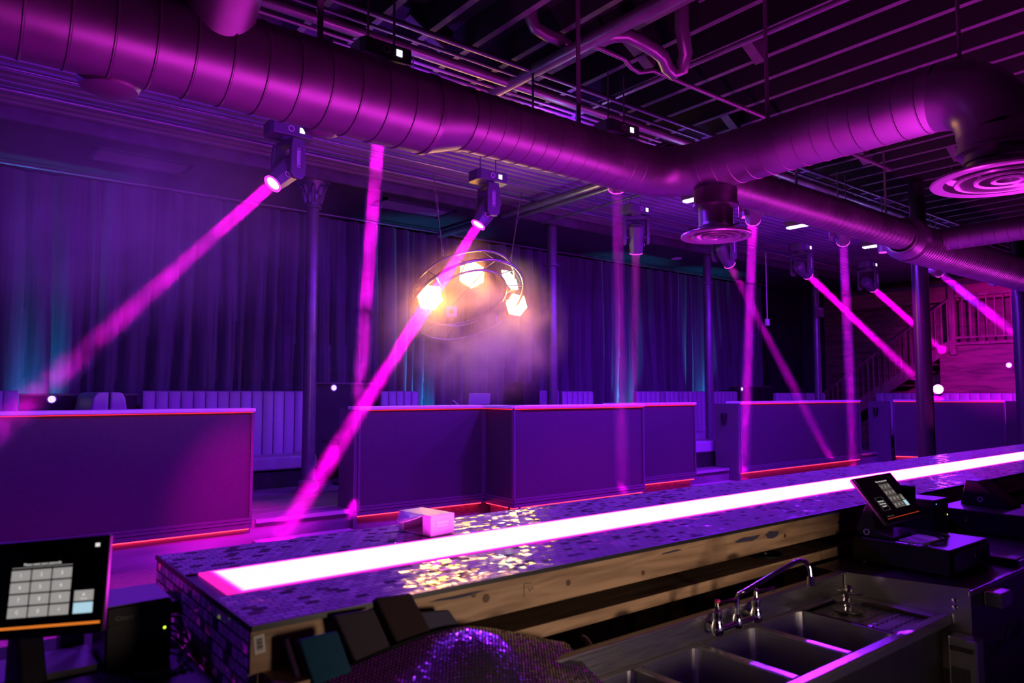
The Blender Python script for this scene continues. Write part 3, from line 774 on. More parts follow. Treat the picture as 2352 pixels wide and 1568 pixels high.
# ------------------------------------------------------------------ moving heads and their beams
HEADC = []
def moving_head(loc, target, label, haze_label, power=5.0, dens=.16, lens=True, logo_side=1, ltop=4.46, beam_len=None, spread=2.2, noise=(2.2, .35, 1.9), lit=True, k=1.0):
    bx, by, bz = loc
    ltop = bz + (ltop - bz) / k
    target = V(loc) + (V(target) - V(loc)) / k
    t = thing('moving_head_light', label, 'stage light', (bx, by, bz))
    hc = V((bx, by, bz - .33))
    d = (V(target) - hc).normalized()
    h = V((d.x, d.y, 0))
    h = h.normalized() if h.length > .08 else V((0, -1, 0))
    a = V((-h.y, h.x, 0))
    if a.dot(V((-.55, -.83, 0))) < 0: a = -a            # label arm turned to the room's bar side
    # base, aligned with the pipe run
    pr = [(-.17, -.115), (.17, -.115), (.195, -.07), (.195, .07), (.17, .115), (-.17, .115), (-.195, .07), (-.195, -.07)]
    MB().prism(pr, mat4(V((bx, by, bz - .055)), V((1, 0, 0)), V((0, 1, 0)), V((0, 0, 1))), .11).build('base', M['fixture'], t, bevel=.008)
    MB().box(bx + .055, bx + .098, by - .1175, by - .1148, bz - .02, bz + .025).build('display', M['lcd'], t)
    MB().tube([(bx - .02 + .024 * math.cos(q * .5236), by - .1165, bz + .003 + .024 * math.sin(q * .5236)) for q in range(12)], .003, 6, closed=True).build('dial_ring', M['logo'], t)
    for s in (-1, 1):
        MB().cyl((bx + s * .1, by, bz + .055), (bx + s * .1, by, ltop), .007, n=6).build('hanger_rod', M['pipe'], t)
        MB().box(bx + s * .14 - .025, bx + s * .14 + .025, by - .09, by + .09, bz + .0551, bz + .066).build('clamp_plate', M['fixture'], t)
    # yoke
    A = mat4(V((bx, by, bz - .055)), h, a, V((0, 0, 1)))
    b = MB().cyl(A @ V((0, 0, 0)), A @ V((0, 0, -.022)), .075, n=24)
    b.box(-.05, .05, -.125, .125, -.065, -.022, A)
    b.build('yoke_bridge', M['fixture'], t, bevel=.006)
    for s in (-1, 1):
        pl = [(-.055, -.03), (.055, -.03), (.07, -.12), (.07, -.33), (.04, -.375), (-.04, -.375), (-.07, -.33), (-.07, -.12)]
        AA = mat4(A @ V((0, s * .122, 0)), h, V((0, 0, 1)), a * s)
        arm = MB().prism(pl, AA, .038).build('yoke_arm', M['fixture'], t, bevel=.006)
        if s == 1:
            out = [(.014 * math.cos(q * math.pi / 6), (.07 if q <= 6 else -.07) + .014 * math.sin(q * math.pi / 6)) for q in range(13)]
            pts = [AA @ V((px, py - .2, .0395)) for px, py in out]
            bb = MB().tube(pts, .0022, 5, closed=True)
            for q in range(8):
                bb.box(-.007, .007, -.2 - .062 + q * .0165, -.2 - .052 + q * .0165, .0382, .0398, AA)
            bb.build('badge', M['logo'], arm)
    # head: octagonal body tapering to the lens
    c8 = math.pi / 8
    hd = MB()
    st = [(-.17, .065), (-.13, .098), (.02, .104), (.12, .094), (.205, .08)]
    x, y, z = frame(d, a)
    vs = []
    for dist, r in st:
        for i in range(8):
            q = c8 + i * math.pi / 4
            vs.append(hc + d * dist + (x * math.cos(q) + y * math.sin(q)) * r)
    hd.add(vs, [(j * 8 + i, j * 8 + (i + 1) % 8, (j + 1) * 8 + (i + 1) % 8, (j + 1) * 8 + i) for j in range(len(st) - 1) for i in range(8)] + [tuple(range(7, -1, -1))])
    head = hd.build('head', M['fixture'], t, bevel=.006)
    for s in (-1, 1): MB().cyl(hc + a * s * .085, hc + a * s * .124, .03, n=14).build('pivot', M['fixture'], t)
    MB().lathe([(.08, .203), (.082, .214), (.074, .216), (.060, .203)], hc, d, 28).build('glow_bezel', M['lensrim'] if lit else M['fixture'], head)  # bezel lit by the lens, its light painted as a glow
    MB().lathe([(.060, .2035), (.04, .206), (.0005, .208)], hc, d, 28).build('lens', M['lens'], head)
    oc = hc + d * .10 + y * (.094 if y.dot(V((-.5, -.8, -.2))) > 0 else -.094)
    yy = y if y.dot(V((-.5, -.8, -.2))) > 0 else -y
    MB().tube([oc + x * (.026 * math.cos(q * .5236)) + d * (.016 * math.sin(q * .5236)) + yy * .009 for q in range(12)], .003, 5, closed=True).build('round_badge', M['logo'], head)
    base = V(loc)
    lp = base + (hc + d * .222 - base) * k
    target = base + (V(target) - base) * k
    if k != 1.0:
        for ch in t.children_recursive: ch.data.transform(Matrix.Scale(k, 4))
    area_light('moving_head_beam_light', lp, d, power, (1, .0, .80), .09 * k, .09 * k, math.radians(spread), 'SQUARE')
    L = beam_len or (V(target) - lp).length
    sp = math.tan(math.radians(spread) * .5) * 1.05
    hz = MB().cyl(lp + d * .01, lp + d * L, .058 * k, .058 * k + sp * L, 20)
    o = hz.build('beam_haze', haze_mat('beam_haze', dens, *noise))
    tag(o, haze_label, 'haze', 'pink light beams in the haze', 'stuff')
    return t
ZF = 3.93
moving_head((2.82, 7.4, 4.41), (.45, 6.9, 1.45), 'moving head below the wide duct, tilted down to the left, leftmost of the row', 'thick pink smoke beam slanting down to the left edge, from the leftmost moving head', 5.2, .20, beam_len=4.6, spread=3.0, k=1.23, ltop=4.79, noise=(3.6, .05, 2.2))
moving_head((5.47, 7.4, 4.41), (3.05, 8.0, .03), 'moving head hanging below the narrow duct, aimed down left past the hexagon lamps', 'pink smoke beam crossing the hexagon lamps and ending on the white-lit step', 420, .0045, spread=2.8, k=1.23, ltop=4.79, noise=(3.8, .1, 2.6))
moving_head((8.30, 7.4, 4.43), (9.25, 8.4, .24), 'moving head pointing down, left of the small diffuser', 'thin vertical pink beam dropping behind the forward bay, under the third moving head', 1.9, .10, spread=1.2, k=1.23, ltop=4.79, noise=(3, .7, 1.3))
moving_head((10.54, 7.4, 4.44), (14.9, 7.92, .26), 'moving head showing its white back below the small diffuser', 'faint pink beam slanting right onto the flat-fronted booth wall', 3.0, .10, spread=1.4, k=1.23, ltop=4.79, noise=(3, .7, 1.3))
moving_head((13.05, 7.4, 4.44), (19.45, 7.65, 1.60), 'moving head with white dots of light on its base, below the middle LED bar', 'bright pink beam slanting right to the glowing spot beside the bar column', 20, .07, spread=1.0, k=1.23, ltop=4.79, noise=(3, .75, 1.25))
moving_head((15.75, 7.4, 4.40), (20.28, 7.70, 2.74), 'smallest moving head, left of the thick bar column', 'pink beam slanting to the glowing stair edge right of the bar column', 20, .07, spread=1.0, k=1.23, ltop=4.79, noise=(3, .75, 1.25))
moving_head((2.27, 4.30, ZF), (4.05, 8.30, .1), 'moving head behind the wide duct, only its base with lit display showing above', 'smoky pink vertical beam below the duct reducer, left of the hexagon lamps', 3.4, .2, spread=1.5, beam_len=3.0, noise=(5.5, .0, 2.6))
moving_head((4.58, 4.30, ZF), (7.9, 7.37, .25), 'moving head behind the duct near its bend, only its base with lit display showing', 'faint vertical pink beam falling on the forward bay of the booth wall', 1.1, .10, spread=1.4, noise=(3, .7, 1.3))
moving_head((7.0, 4.52, 4.02), (11.72, 7.9, .2), 'moving head with round badge hanging right of the small diffuser', 'strong vertical pink beam under the moving head right of the small diffuser', 3.2, .15, spread=1.2, noise=(3, .6, 1.4))
moving_head((8.98, 4.52, 4.02), (15.85, 7.9, .12), 'moving head under the slim duct, between two LED bars', 'vertical pink beam ending at the right end of the flat-fronted booth wall', 2.2, .12, spread=1.2, noise=(3, .6, 1.4))
moving_head((12.35, 4.75, ZF), (18.8, 5.4, 2.7), 'moving head mostly hidden behind the flexible duct at far right', 'short pink beam slanting to the column at the right border', 4, .14, spread=1.2, noise=(3, .7, 1.3))

# ------------------------------------------------------------------ ring of hexagon lamps
RC = V((5.97, 8.55, 2.955)); RR = .86
nrm = (rt * .41 - up * .91) * .85 - fw * .53
nrm.normalize()
ax, ay, az = frame(nrm, V((0, 0, 1)))
ring = thing('lamp_ring', 'tilted round metal ring hung on two chains over the booths, carrying four lamps', 'light rig', tuple(RC))
def rp(a, r, off=0): return RC + (ax * math.cos(a) + ay * math.sin(a)) * r + az * off
MB().tube([rp(2 * math.pi * q / 64, RR) for q in range(64)], .022, 10, closed=True).build('outer_ring', M['rigmetal'], ring)
MB().tube([rp(2 * math.pi * q / 64, RR * .70, -.05) for q in range(64)], .018, 10, closed=True).build('inner_ring', M['rigmetal'], ring)
MB().tube([rp(2 * math.pi * q / 64, RR * .93, -.24) for q in range(64)], .018, 10, closed=True).build('rear_ring', M['rigmetal'], ring)
for q in range(12):
    a = 2 * math.pi * q / 12
    MB().cyl(rp(a, RR), rp(a + .12, RR * .70, -.05), .009, n=6).cyl(rp(a, RR), rp(a + .14, RR * .93, -.24), .008, n=6).build('brace', M['rigmetal'], ring)
for top, tgt in (((5.455, 8.7, 4.80), (5.50, 8.5, 3.54)), ((7.09, 8.7, 4.80), (6.705, 8.5, 3.60))):
    top, tgt = V(top), V(tgt)
    b = MB()
    e = tgt - top; L = e.length; e.normalize(); x, y, z = frame(e)
    nl = 4
    for q in range(nl):
        c = top + e * (.06 + .085 * q + .25); s = x if q % 2 else y
        b.tube([c + e * (.045 * math.sin(w * .7854)) + s * (.018 * math.cos(w * .7854)) for w in range(8)], .006, 5, closed=True)
    b.cyl(top, top + e * .27, .008, n=6).cyl(top + e * .60, tgt - e * .12, .008, n=6)
    for q in range(2):
        c = tgt - e * (.06 + .06 * q); s = x if q % 2 else y
        b.tube([c + e * (.04 * math.sin(w * .7854)) + s * (.018 * math.cos(w * .7854)) for w in range(8)], .007, 5, closed=True)
    b.build('chain', M['steel'], ring)
def hex_lamp(c, face, r, label, m, power_lab=None, roll=0.0):
    t = thing('hexagon_lamp', label, 'lamp', tuple(c))
    c = V(c); z = V(face).normalized(); x, y, _ = frame(z)
    x, y = x * math.cos(roll) + y * math.sin(roll), y * math.cos(roll) - x * math.sin(roll)
    A = mat4(c, x, y, z)
    hx = lambda rr: [(rr * math.cos(math.pi / 3 * q), rr * math.sin(math.pi / 3 * q)) for q in range(6)]
    MB().prism(hx(r * 1.06), A @ Matrix.Translation((0, 0, -.13)), .12).build('housing', M['fixture'], t, bevel=.01)
    MB().prism(hx(r), A @ Matrix.Translation((0, 0, -.009)), .012).build('lens', M[m], t)
    b = MB()
    b.box(-.018, .018, -r * 1.1, r * 1.1, -.19, -.16, A)
    for s in (-1, 1): b.box(-.018, .018, s * r * 1.1 - .006, s * r * 1.1 + .006, -.19, -.04, A)
    b.build('bracket', M['rigmetal'], t)
tocam = (V((0, 0, 1.65)) - RC).normalized()
hex_lamp((6.0, 8.5, 3.35), tocam + rt * .2, .20, 'hexagonal white lamp at the top middle of the ring', 'hexlamp', roll=.5)
hex_lamp((5.29, 8.5, 2.955), tocam + rt * .30 + V((0, 0, -.1)), .185, 'hexagonal white lamp at the lower left of the ring', 'hexlamp', roll=.9)
hex_lamp((6.70, 8.5, 3.34), tocam * .38 + rt * .62 + up * .45 , .19, 'hexagonal lamp seen almost edge-on with a green rim, right side of the ring', 'hexlamp2', roll=.1)
hex_lamp((6.83, 8.5, 2.965), tocam + rt * .35 + V((0, 0, -.1)), .175, 'hexagonal white lamp at the lower right of the ring', 'hexlamp', roll=.9)
t = thing('control_box', 'small square violet box in the middle of the ring, under the lower left lamp', 'box', (5.65, 8.5, 2.79))
A = mat4(V((5.66, 8.52, 2.785)), rt, up, -fh)
MB().box(-.075, .075, -.075, .075, -.03, .03, A).build('housing', M['pink'], t, bevel=.006)
b = MB(); b.box(-.03, .03, -.03, .03, .0302, .033, A); b.build('badge', M['navy'], t)
b = MB().cyl(A @ V((0, .07, 0)), rp(1.6, RR * .7, -.05), .008, n=6); b.build('bracket', M['rigmetal'], t)
# smoke drifting off the lamps, their orange light tinted into its colour
def blob(name, c, r, mname, label, dens, scale, lo, hi, grp, col=(1, 1, 1), aniso=0.0):
    bm = bmesh.new(); bmesh.ops.create_icosphere(bm, subdivisions=3, radius=1)
    mb = MB(); vs = [(c[0] + v.co.x * r[0], c[1] + v.co.y * r[1], c[2] + v.co.z * r[2]) for v in bm.verts]
    mb.add(vs, [tuple(v.index for v in f.verts) for f in bm.faces]); bm.free()
    o = mb.build(name, haze_mat(mname, dens, scale, lo, hi, (c, r), aniso, col))
    return tag(o, label, 'haze', grp, 'stuff')
blob('smoke_haze', (5.75, 8.15, 2.55), (1.75, 1.0, 1.35), 'lamp_tinted_smoke', 'cloud of smoke tinted with amber light around and below the ring of hexagon lamps', 1.9, 1.7, 0.0, 1.0, None, (1, .72, .46))
blob('smoke_haze', (1.1, 7.6, 3.35), (2.6, 2.0, 1.35), 'blue_smoke', 'bluish haze under the ribbed ceiling at the upper left', .26, 1.1, .1, 1.0, None)

# teal uplights at the foot of the drape
for i, (ux, lab) in enumerate(((.95, 'teal uplight at the foot of the drape near the left edge'), (7.1, 'teal uplight showing as a small cone under the hexagon lamps'), (12.6, 'teal uplight at the drape between second and third column'), (15.5, 'teal uplight at the drape just beside the third column'))):
    t = thing('uplight', lab, 'light', (ux, 11.45, PL))
    MB().box(ux - .1, ux + .1, 11.38, 11.5, PL, PL + .12).build('housing', M['fixture'], t, bevel=.01)
    MB().box(ux - .08, ux + .08, 11.40, 11.48, PL + .1201, PL + .13).build('lens', glow('teal_lens', (0, .5, .8), 4), t)
    ld = bpy.data.lights.new('uplight_light', 'SPOT'); ld.energy = 420; ld.color = (0, .40, 1); ld.spot_size = math.radians(44); ld.spot_blend = .8; ld.shadow_soft_size = .04
    o = bpy.data.objects.new('uplight_light', ld); COL.objects.link(o)
    x, y, z = frame(-V((0.0, .10, 1))); o.matrix_world = mat4(V((ux, 11.44, PL + .16)), x, y, z)

# ------------------------------------------------------------------ staircase at the far right
XS = 20.3
st = thing('staircase', 'timber staircase with balusters rising to a landing at the far right', 'staircase', (XS, 9, PL))
def sy(z): return 7.41 + (3.05 - z) * (9.573 - 7.41) / (3.049 - 1.674)
b = MB(); n = 14
z0, z1 = PL, 2.75
nr = 14
tr = MB()
for i in range(nr):
    zz = z0 + (z1 - z0) * (i + 1) / nr
    yy = sy(zz + .30)
    tr.box(XS + .02, 21.58, yy - .02, yy + .27, zz - .04, zz)
tr.build('treads', M['railwood'], st)
yb = sy(.35)
b.prism([(sy(3.05), 3.05), (sy(3.05), 2.78), (sy(.62) - .3, .35), (yb, .35)], mat4(V((XS - .02, 0, 0)), V((0, 1, 0)), V((0, 0, 1)), V((1, 0, 0))), .05)
b.build('stringer', M['railwood'], st)
hr = MB()
hr.tube([(XS, 7.42, 4.10), (XS, 11.15, 1.47)], .03, 8)
hr.build('handrail', M['railwood'], st)
for i in range(24):
    yy = 7.55 + i * .148
    zt = 4.10 - (yy - 7.42) * (4.10 - 1.47) / (11.15 - 7.42)
    zb = 3.05 - (yy - 7.41) * (3.049 - 1.674) / (9.573 - 7.41)
    MB().box(XS - .018, XS + .018, yy - .018, yy + .018, max(zb, .3), zt).build('baluster', M['railwood'], st)
MB().box(XS - .06, XS + .06, 7.36, 7.50, 2.60, 4.35).build('newel_post', M['railwood'], st)
MB().box(XS - .05, XS + .05, 4.4, 7.36, 4.06, 4.12).build('landing_rail', M['railwood'], st)
MB().box(XS - .04, XS + .04, 4.4, 7.36, 3.00, 3.05).build('landing_lower_rail', M['railwood'], st)
MB().box(XS - .05, 21.58, 4.4, 7.36, 2.84, 2.91).build('landing_floor', M['railwood'], st)
for i in range(16):
    yy = 7.20 - i * .18
    MB().box(XS - .018, XS + .018, yy - .018, yy + .018, 3.05, 4.06).build('baluster', M['railwood'], st)
struct('wall_under_landing', MB().box(XS + .06, XS + .12, 4.4, 7.80, PL, 2.83), M['ply'], 'plywood wall below the landing')
struct('wall_stair_back', MB().box(21.5, 21.58, 4.4, 11.5, PL, 4.7), M['ply'])
t = MB().box(XS + .35, XS + .55, 4.4, 10.45, 4.02, 4.42).build('timber_header', M['beamwood']); tag(t, 'reddish timber header beam above the staircase', 'beam', kind='thing')
t = MB().box(XS + .30, XS + .55, 4.4, 10.45, 4.425, 4.50).build('header_ledge', M['joist']); tag(t, 'dark ledge along the top of the timber header beam', 'ledge')
p = thing('round_wall_lamp', 'small round pink lamp on the plywood under the landing, right border', 'lamp', (XS + .06, 6.25, 2.30))
MB().lathe([(.075, 0), (.075, .012), (.06, .02)], (XS + .059, 6.25, 2.30), (-1, 0, 0), 20, cap=True).build('rim', M['whitepl'], p)
MB().lathe([(.06, .0205), (.03, .03), (.001, .032)], (XS + .059, 6.25, 2.30), (-1, 0, 0), 20).build('lens', M['dotpink'], p)

# ------------------------------------------------------------------ the bar
ZB, YF, YK, XL, XR = 1.10, 1.745, 2.69, .605, 13.0
bar = thing('bar_counter', 'long mosaic-tiled bar with a glowing white strip and raw pine front', 'bar', (6, 2.2, FL))
b = MB()
b.box(XL, XR, YF, 2.048, ZB - .013, ZB).box(XL, XR, 2.352, YK, ZB - .013, ZB)
b.build('tiled_top', M['tile'], bar)
MB().box(XL, XR, 2.048, 2.352, ZB - .013, ZB - .006).build('strip_bed', M['grout'], bar)
MB().box(XL + .04, XR - .02, 2.05, 2.35, ZB - .0055, ZB + .002).build('light_strip', M['strip'], bar)
b = MB(); b.box(XL - .004, XR, YF - .006, YF, ZB - .012, ZB + .002).box(XL - .006, XL, YF, YK, ZB - .012, ZB + .002); b.build('edge_trim', M['grout'], bar)
MB().box(XL - .002, XL + .02, YF + .02, YK - .004, .88, ZB - .0135).build('end_panel', M['tileend'], bar)
MB().box(XL, XR, YF + .012, YF + .05, .985, ZB - .0135).build('front_board', M['pine'], bar)
MB().box(XL + .021, XR, YK - .05, YK, FL, ZB - .0135).build('guest_side_panel', M['panel'], bar)
sh = MB(); sh.box(XL + .15, 3.18, YF + .005, 2.2, .888, .928).box(3.185, XR, YF + .005, 2.2, .888, .928)
sh.build('shelf', M['pine'], bar)
b = MB()
xx = .75
i = 0
while xx < XR - .4:
    w = .12 + .1 * random.random()
    b.box(xx, xx + w, 2.21 + .02 * (i % 2), 2.25 + .02 * (i % 2), FL, ZB - .03); xx += w + .004; i += 1
b.build('back_boards', M['ply'], bar)
for xx in (.68, 3.1, 5.6, 8.1, 10.6): MB().box(xx, xx + .09, 1.80, 1.89, FL, .888).build('stud', M['pine'], bar)
for xx in (2.42, 2.56): MB().box(xx, xx + .085, 2.1, 2.19, FL, .888).build('stud', M['pine'], bar)
MB().box(XL + .03, XL + .12, YF - .10, YF + .04, .95, .985).build('corner_block', M['pine'], bar)
def smear(cx, cz, w, h):
    pts = [(cx + w * math.cos(q * .628) * random.uniform(.6, 1.1), cz + h * math.sin(q * .628) * random.uniform(.5, 1.1)) for q in range(10)]
    MB().add([(px, YF + .0115, min(pz, ZB - .014)) for px, pz in pts], [tuple(range(9, -1, -1))]).build('paint_smear', M['navy'], bar)
for q in ((2.62, 1.05, .13, .012), (2.80, 1.045, .06, .02), (3.45, 1.03, .12, .02), (2.15, 1.064, .08, .005), (1.2, 1.066, .1, .006), (4.4, 1.03, .15, .012)): smear(*q)
kn = MB()
for (cx, cz, r) in ((1.295, 1.043, .013), (1.625, 1.035, .010), (1.985, 1.012, .009), (2.9, 1.03, .009), (1.25, 1.06, .008)):
    kn.cyl((cx, YF + .0108, cz), (cx, YF + .0125, cz), r, n=12)
kn.build('knots', mat('dark_knot', (.10, .045, .025), .6), bar)
mk = MB()
for a, c in (((1.440, 1.062), (1.440, 1.022)), ((1.440, 1.062), (1.470, 1.060)), ((1.455, 1.05), (1.462, 1.035)), ((1.462, 1.035), (1.472, 1.046)), ((1.472, 1.046), (1.482, 1.036))):
    mk.cyl((a[0], YF + .0112, a[1]), (c[0], YF + .0112, c[1]), .0009, n=5)
mk.build('pencil_mark', M['ink'], bar)
t = thing('barcode_sticker', 'white barcode sticker on the pine board at the near corner of the bar', 'sticker', (.625, YF, 1.05))
A = mat4(V((.626, YF + .0112, 1.052)), V((1, 0, .12)).normalized(), V((-.12, 0, 1)).normalized(), V((0, -1, 0)))
MB().box(-.013, .013, -.022, .022, 0, .0006, A).build('label_paper', M['paper'], t)
b = MB()
for q in range(9): b.box(-.007, .007, -.013 + q * .003, -.0117 + q * .003 + .0006 * (q % 3), .0007, .0011, A)
b.build('bars', M['ink'], t)

# torn carton on the bar
t = thing('torn_carton', 'white carton with a torn-open side lying on the bar top', 'box', (1.5, 2.46, ZB))
A = mat4(V((1.545, 2.375, ZB)), V((1, .10, 0)).normalized(), V((-.10, 1, 0)).normalized(), V((0, 0, 1)))
W, D, H = .095, .20, .078
A = Matrix.Translation((1.488, 2.372, ZB + .0015)) @ Matrix.Rotation(math.radians(8), 4, 'Z')
b = MB()
b.box(0, .118, 0, .003, 0, H, A)                 # end facing the camera, printed
b.box(0, .118, D - .003, D, 0, H, A)
b.box(.115, .118, .003, D - .003, 0, H, A)
b.box(0, .118, .003, D - .003, 0, .003, A)
b.box(0, .118, .003, D - .003, H - .003, H, A)
b.box(0, .003, .003, .05, .003, H - .003, A).box(0, .003, D - .03, D - .003, .003, H - .003, A)
b.build('box', M['carton'], t, bevel=.0015)
fl = MB()
npt = 14
ed = []
for q in range(npt + 1):
    u = q / npt
    ed.append((-.066 * math.sin(math.pi * u) ** .7 - .004 + .003 * (q % 2), .05 + u * .12, H - .004 - .024 * math.sin(math.pi * u) ** .8))
vs = [A @ V((0, .05 + .12 * q / npt, H - .001)) for q in range(npt + 1)] + [A @ V(p) for p in ed]
fl.add(vs, [(q, q + 1, npt + 2 + q, npt + 1 + q) for q in range(npt)], True)
o = fl.build('torn_flap', M['carton'], t); sm = o.modifiers.new('thick', 'SOLIDIFY'); sm.thickness = .0015
bd = MB(); bd.tube([A @ V((.059 + .036 * cx, -.0008, .042 + .016 * cz)) for cx, cz in ((-1, -1), (1, -1), (1, 1), (-1, 1))], .0012, 5, closed=True)
bd.build('printed_frame', M['logo'], t)
ln = MB(); ln.box(.032, .085, -.0008, -.0001, .045, .052, A).box(.034, .083, -.0008, -.0001, .033, .040, A); ln.build('printed_words', M['logo'], t)

# black spoked disc on the shelf
t = thing('spoked_disc', 'flat black spoked disc lying on the pine shelf above the faucet', 'disc', (2.90, 1.86, .928))
b = MB().tube([(2.90 + .075 * math.cos(q * .2618), 1.86 + .075 * math.sin(q * .2618), .934) for q in range(24)], .006, 8, closed=True)
b.build('rim', M['blackpl'], t)
b = MB().cyl((2.90, 1.86, .9285), (2.90, 1.86, .945), .018, n=16)
for q in range(5): b.cyl((2.90, 1.86, .934), (2.90 + .075 * math.cos(q * 1.2566), 1.86 + .075 * math.sin(q * 1.2566), .934), .005, n=6)
b.build('spokes', M['blackpl'], t)

# ------------------------------------------------------------------ sink unit
ZR = .80
sink = thing('bar_sink', 'stainless three-basin bar sink with drainboard under the counter', 'sink', (2.3, 1.37, FL))
X0, X1, Y0, Y1 = 1.40, 3.055, 1.165, 1.585
BX = [(1.46, 1.715), (1.75, 2.03), (2.07, 2.36), (2.395, 2.68)]
top = MB()
top.box(X0, X1, Y0, 1.215, ZR - .03, ZR).box(X0, X1, 1.568, Y1, ZR - .012, ZR)
xs = [X0] + [v for p in BX for v in p]
for i in range(0, len(xs), 2): top.box(xs[i], (xs[i + 1] if i + 1 < len(xs) else 2.70), 1.215, 1.568, ZR - .012, ZR)
top.box(2.68, 2.70, 1.215, 1.568, ZR - .012, ZR).box(3.02, X1, 1.215, 1.568, ZR - .012, ZR)
top.box(X0, X1, Y0 + .002, 1.195, ZR - .012, ZR + .006)
top.build('rim', M['steel'], sink, bevel=.005)
for (a, c) in BX:
    bs = MB(); zb = ZR - .26
    y0, y1 = 1.215, 1.568
    i = .018
    vs = [(a, y0, ZR - .004), (c, y0, ZR - .004), (c, y1, ZR - .004), (a, y1, ZR - .004), (a + i, y0 + i, zb), (c - i, y0 + i, zb), (c - i, y1 - i, zb), (a + i, y1 - i, zb)]
    bs.add(vs, [(0, 1, 5, 4), (1, 2, 6, 5), (2, 3, 7, 6), (3, 0, 4, 7), (4, 5, 6, 7)])
    bb = bs.build('basin', M['steel'], sink, bevel=.02, seg=3)
dr = MB().box(2.70, 3.02, 1.215, 1.568, ZR - .03, ZR - .022)
for r in range(5):
    for q in range(7): dr.box(2.74 + q * .038 + .01 * (r % 2), 2.74 + q * .038 + .024 + .01 * (r % 2), 1.27 + r * .055, 1.285 + r * .055, ZR - .022, ZR - .018)
dr.build('drainboard', M['steel'], sink)
MB().box(X0, X1, Y1, Y1 + .02, ZR - .02, .887).box(X0, X1, Y1 - .012, Y1 + .02, .878, .890).build('backsplash', M['steel'], sink, bevel=.003)
MB().box(X0, 2.99, Y0 + .012, Y0 + .03, .30, ZR - .031).build('front_apron', M['steelblk'], sink)
b = MB()
for xx in (1.5, 2.6):
    for yy in (1.23, 1.54): b.cyl((xx, yy, FL), (xx, yy, ZR - .27), .02, n=12)
b.build('legs', M['steelblk'], sink)
# faucet
fa = thing('faucet', 'chrome wall faucet with swing spout and two lever handles above the basins', 'faucet', (2.25, 1.55, .85))
yv = 1.545
for hx, cap in ((2.12, 'redpl'), (2.35, 'chrome')):
    bd = MB().cyl((hx, Y1 - .001, .845), (hx, yv, .845), .016, n=14)
    bd.lathe([(.014, -.022), (.02, -.015), (.022, 0), (.018, .02), (.014, .03), (.017, .04), (.017, .06), (.009, .066), (.007, .085)], (hx, yv, .845), (0, 0, 1), 16, cap=True)
    bd.build('valve_body', M['chrome'], fa)
    lv = MB().tube([(hx, yv, .932), (hx + .02, yv - .02, .937), (hx + .05, yv - .045, .941)], [.006, .006, .009], 8)
    hd = lv.build('handle', M['chrome'], fa)
    MB().lathe([(.011, 0), (.011, .006), (.004, .009)], (hx, yv, .934), (0, 0, 1), 14, cap=True).build('index_cap', M[cap], hd)
MB().cyl((2.12, yv, .842), (2.35, yv, .842), .011, n=12).build('bridge', M['chrome'], fa)
MB().lathe([(.016, -.018), (.019, 0), (.015, .018), (.011, .028)], (2.235, yv, .845), (0, 0, 1), 16, cap=True).build('spout_base', M['chrome'], fa)
sp = [(2.235, yv, .87), (2.236, yv, .925), (2.24, yv - .005, .943), (2.252, yv - .025, .955), (2.30, yv - .105, 1.02), (2.335, yv - .165, 1.066), (2.345, yv - .182, 1.074), (2.353, yv - .195, 1.071), (2.358, yv - .204, 1.055), (2.36, yv - .207, 1.02)]
MB().tube(sp, .0085, 10).build('spout', M['chrome'], fa)
MB().cyl((2.36, yv - .207, 1.022), (2.36, yv - .207, .992), .0115, n=14).build('aerator', M['chrome'], fa)
# strainers stacked in the corner
for i, (sx, sy_, sz, tilt, lab) in enumerate(((2.865, 1.47, .784, .08, 'lowest of the three round steel strainers stacked on the drainboard'), (2.89, 1.488, .812, .15, 'middle strainer of the stack on the drainboard'), (2.925, 1.496, .84, .2, 'topmost strainer of the stack on the drainboard'))):
    t = thing('sink_strainer', lab, 'strainer', (sx, sy_, sz), 'stacked sink strainers')
    A = Matrix.Translation((sx, sy_, sz)) @ Matrix.Rotation(tilt, 4, 'Y')
    axz = (A.to_3x3() @ V((0, 0, 1)))
    MB().lathe([(.02, -.004), (.045, -.004), (.056, .004), (.058, .008), (.05, .008), (.03, .003), (.014, .003)], (sx, sy_, sz), axz, 24).build('dish', M['steel'], t)
    MB().lathe([(.014, .002), (.011, .016), (.016, .02), (.014, .027), (.001, .03)], (sx, sy_, sz), axz, 14).build('knob', M['chrome'], t)
# small towel/drawer unit and the ice bin
t = thing('steel_side_box', 'narrow stainless box standing in front of the sink, below the side splash', 'cabinet', (3.02, 1.15, FL))
MB().box(2.985, 3.055, 1.06, 1.155, FL, .748).build('body', M['steel'], t, bevel=.006)
MB().box(2.978, 2.984, 1.07, 1.148, .70, .715).build('slot', M['black'], t)
MB().box(2.978, 2.984, 1.085, 1.145, .56, .64).build('recess_plate', M['steelblk'], t)
ib = thing('ice_bin', 'stainless ice bin with an embossed script logo, under the right cash drawer', 'ice bin', (3.4, 1.4, FL))
MB().box(3.065, 3.72, 1.105, 1.72, FL, .885).build('body', M['steelblk'], ib, bevel=.004)
MB().add([(3.062, 1.10, .60), (3.062, 1.62, .60), (3.062, 1.62, .882), (3.062, 1.10, .915)], [(0, 1, 2, 3)]).build('side_splash', M['steel'], ib)
MB().box(3.06, 3.70, 1.10, 1.108, .885, .905).build('front_lip', M['steel'], ib, bevel=.003)
MB().prism([(0, 0), (.10, .0), (.12, .03), (.10, .06), (0, .06)], mat4(V((3.20, 1.04, .825)), V((1, 0, 0)), V((0, 0, 1)), V((0, 1, 0))), .064).build('bottle_opener', M['steel'], ib, bevel=.006)
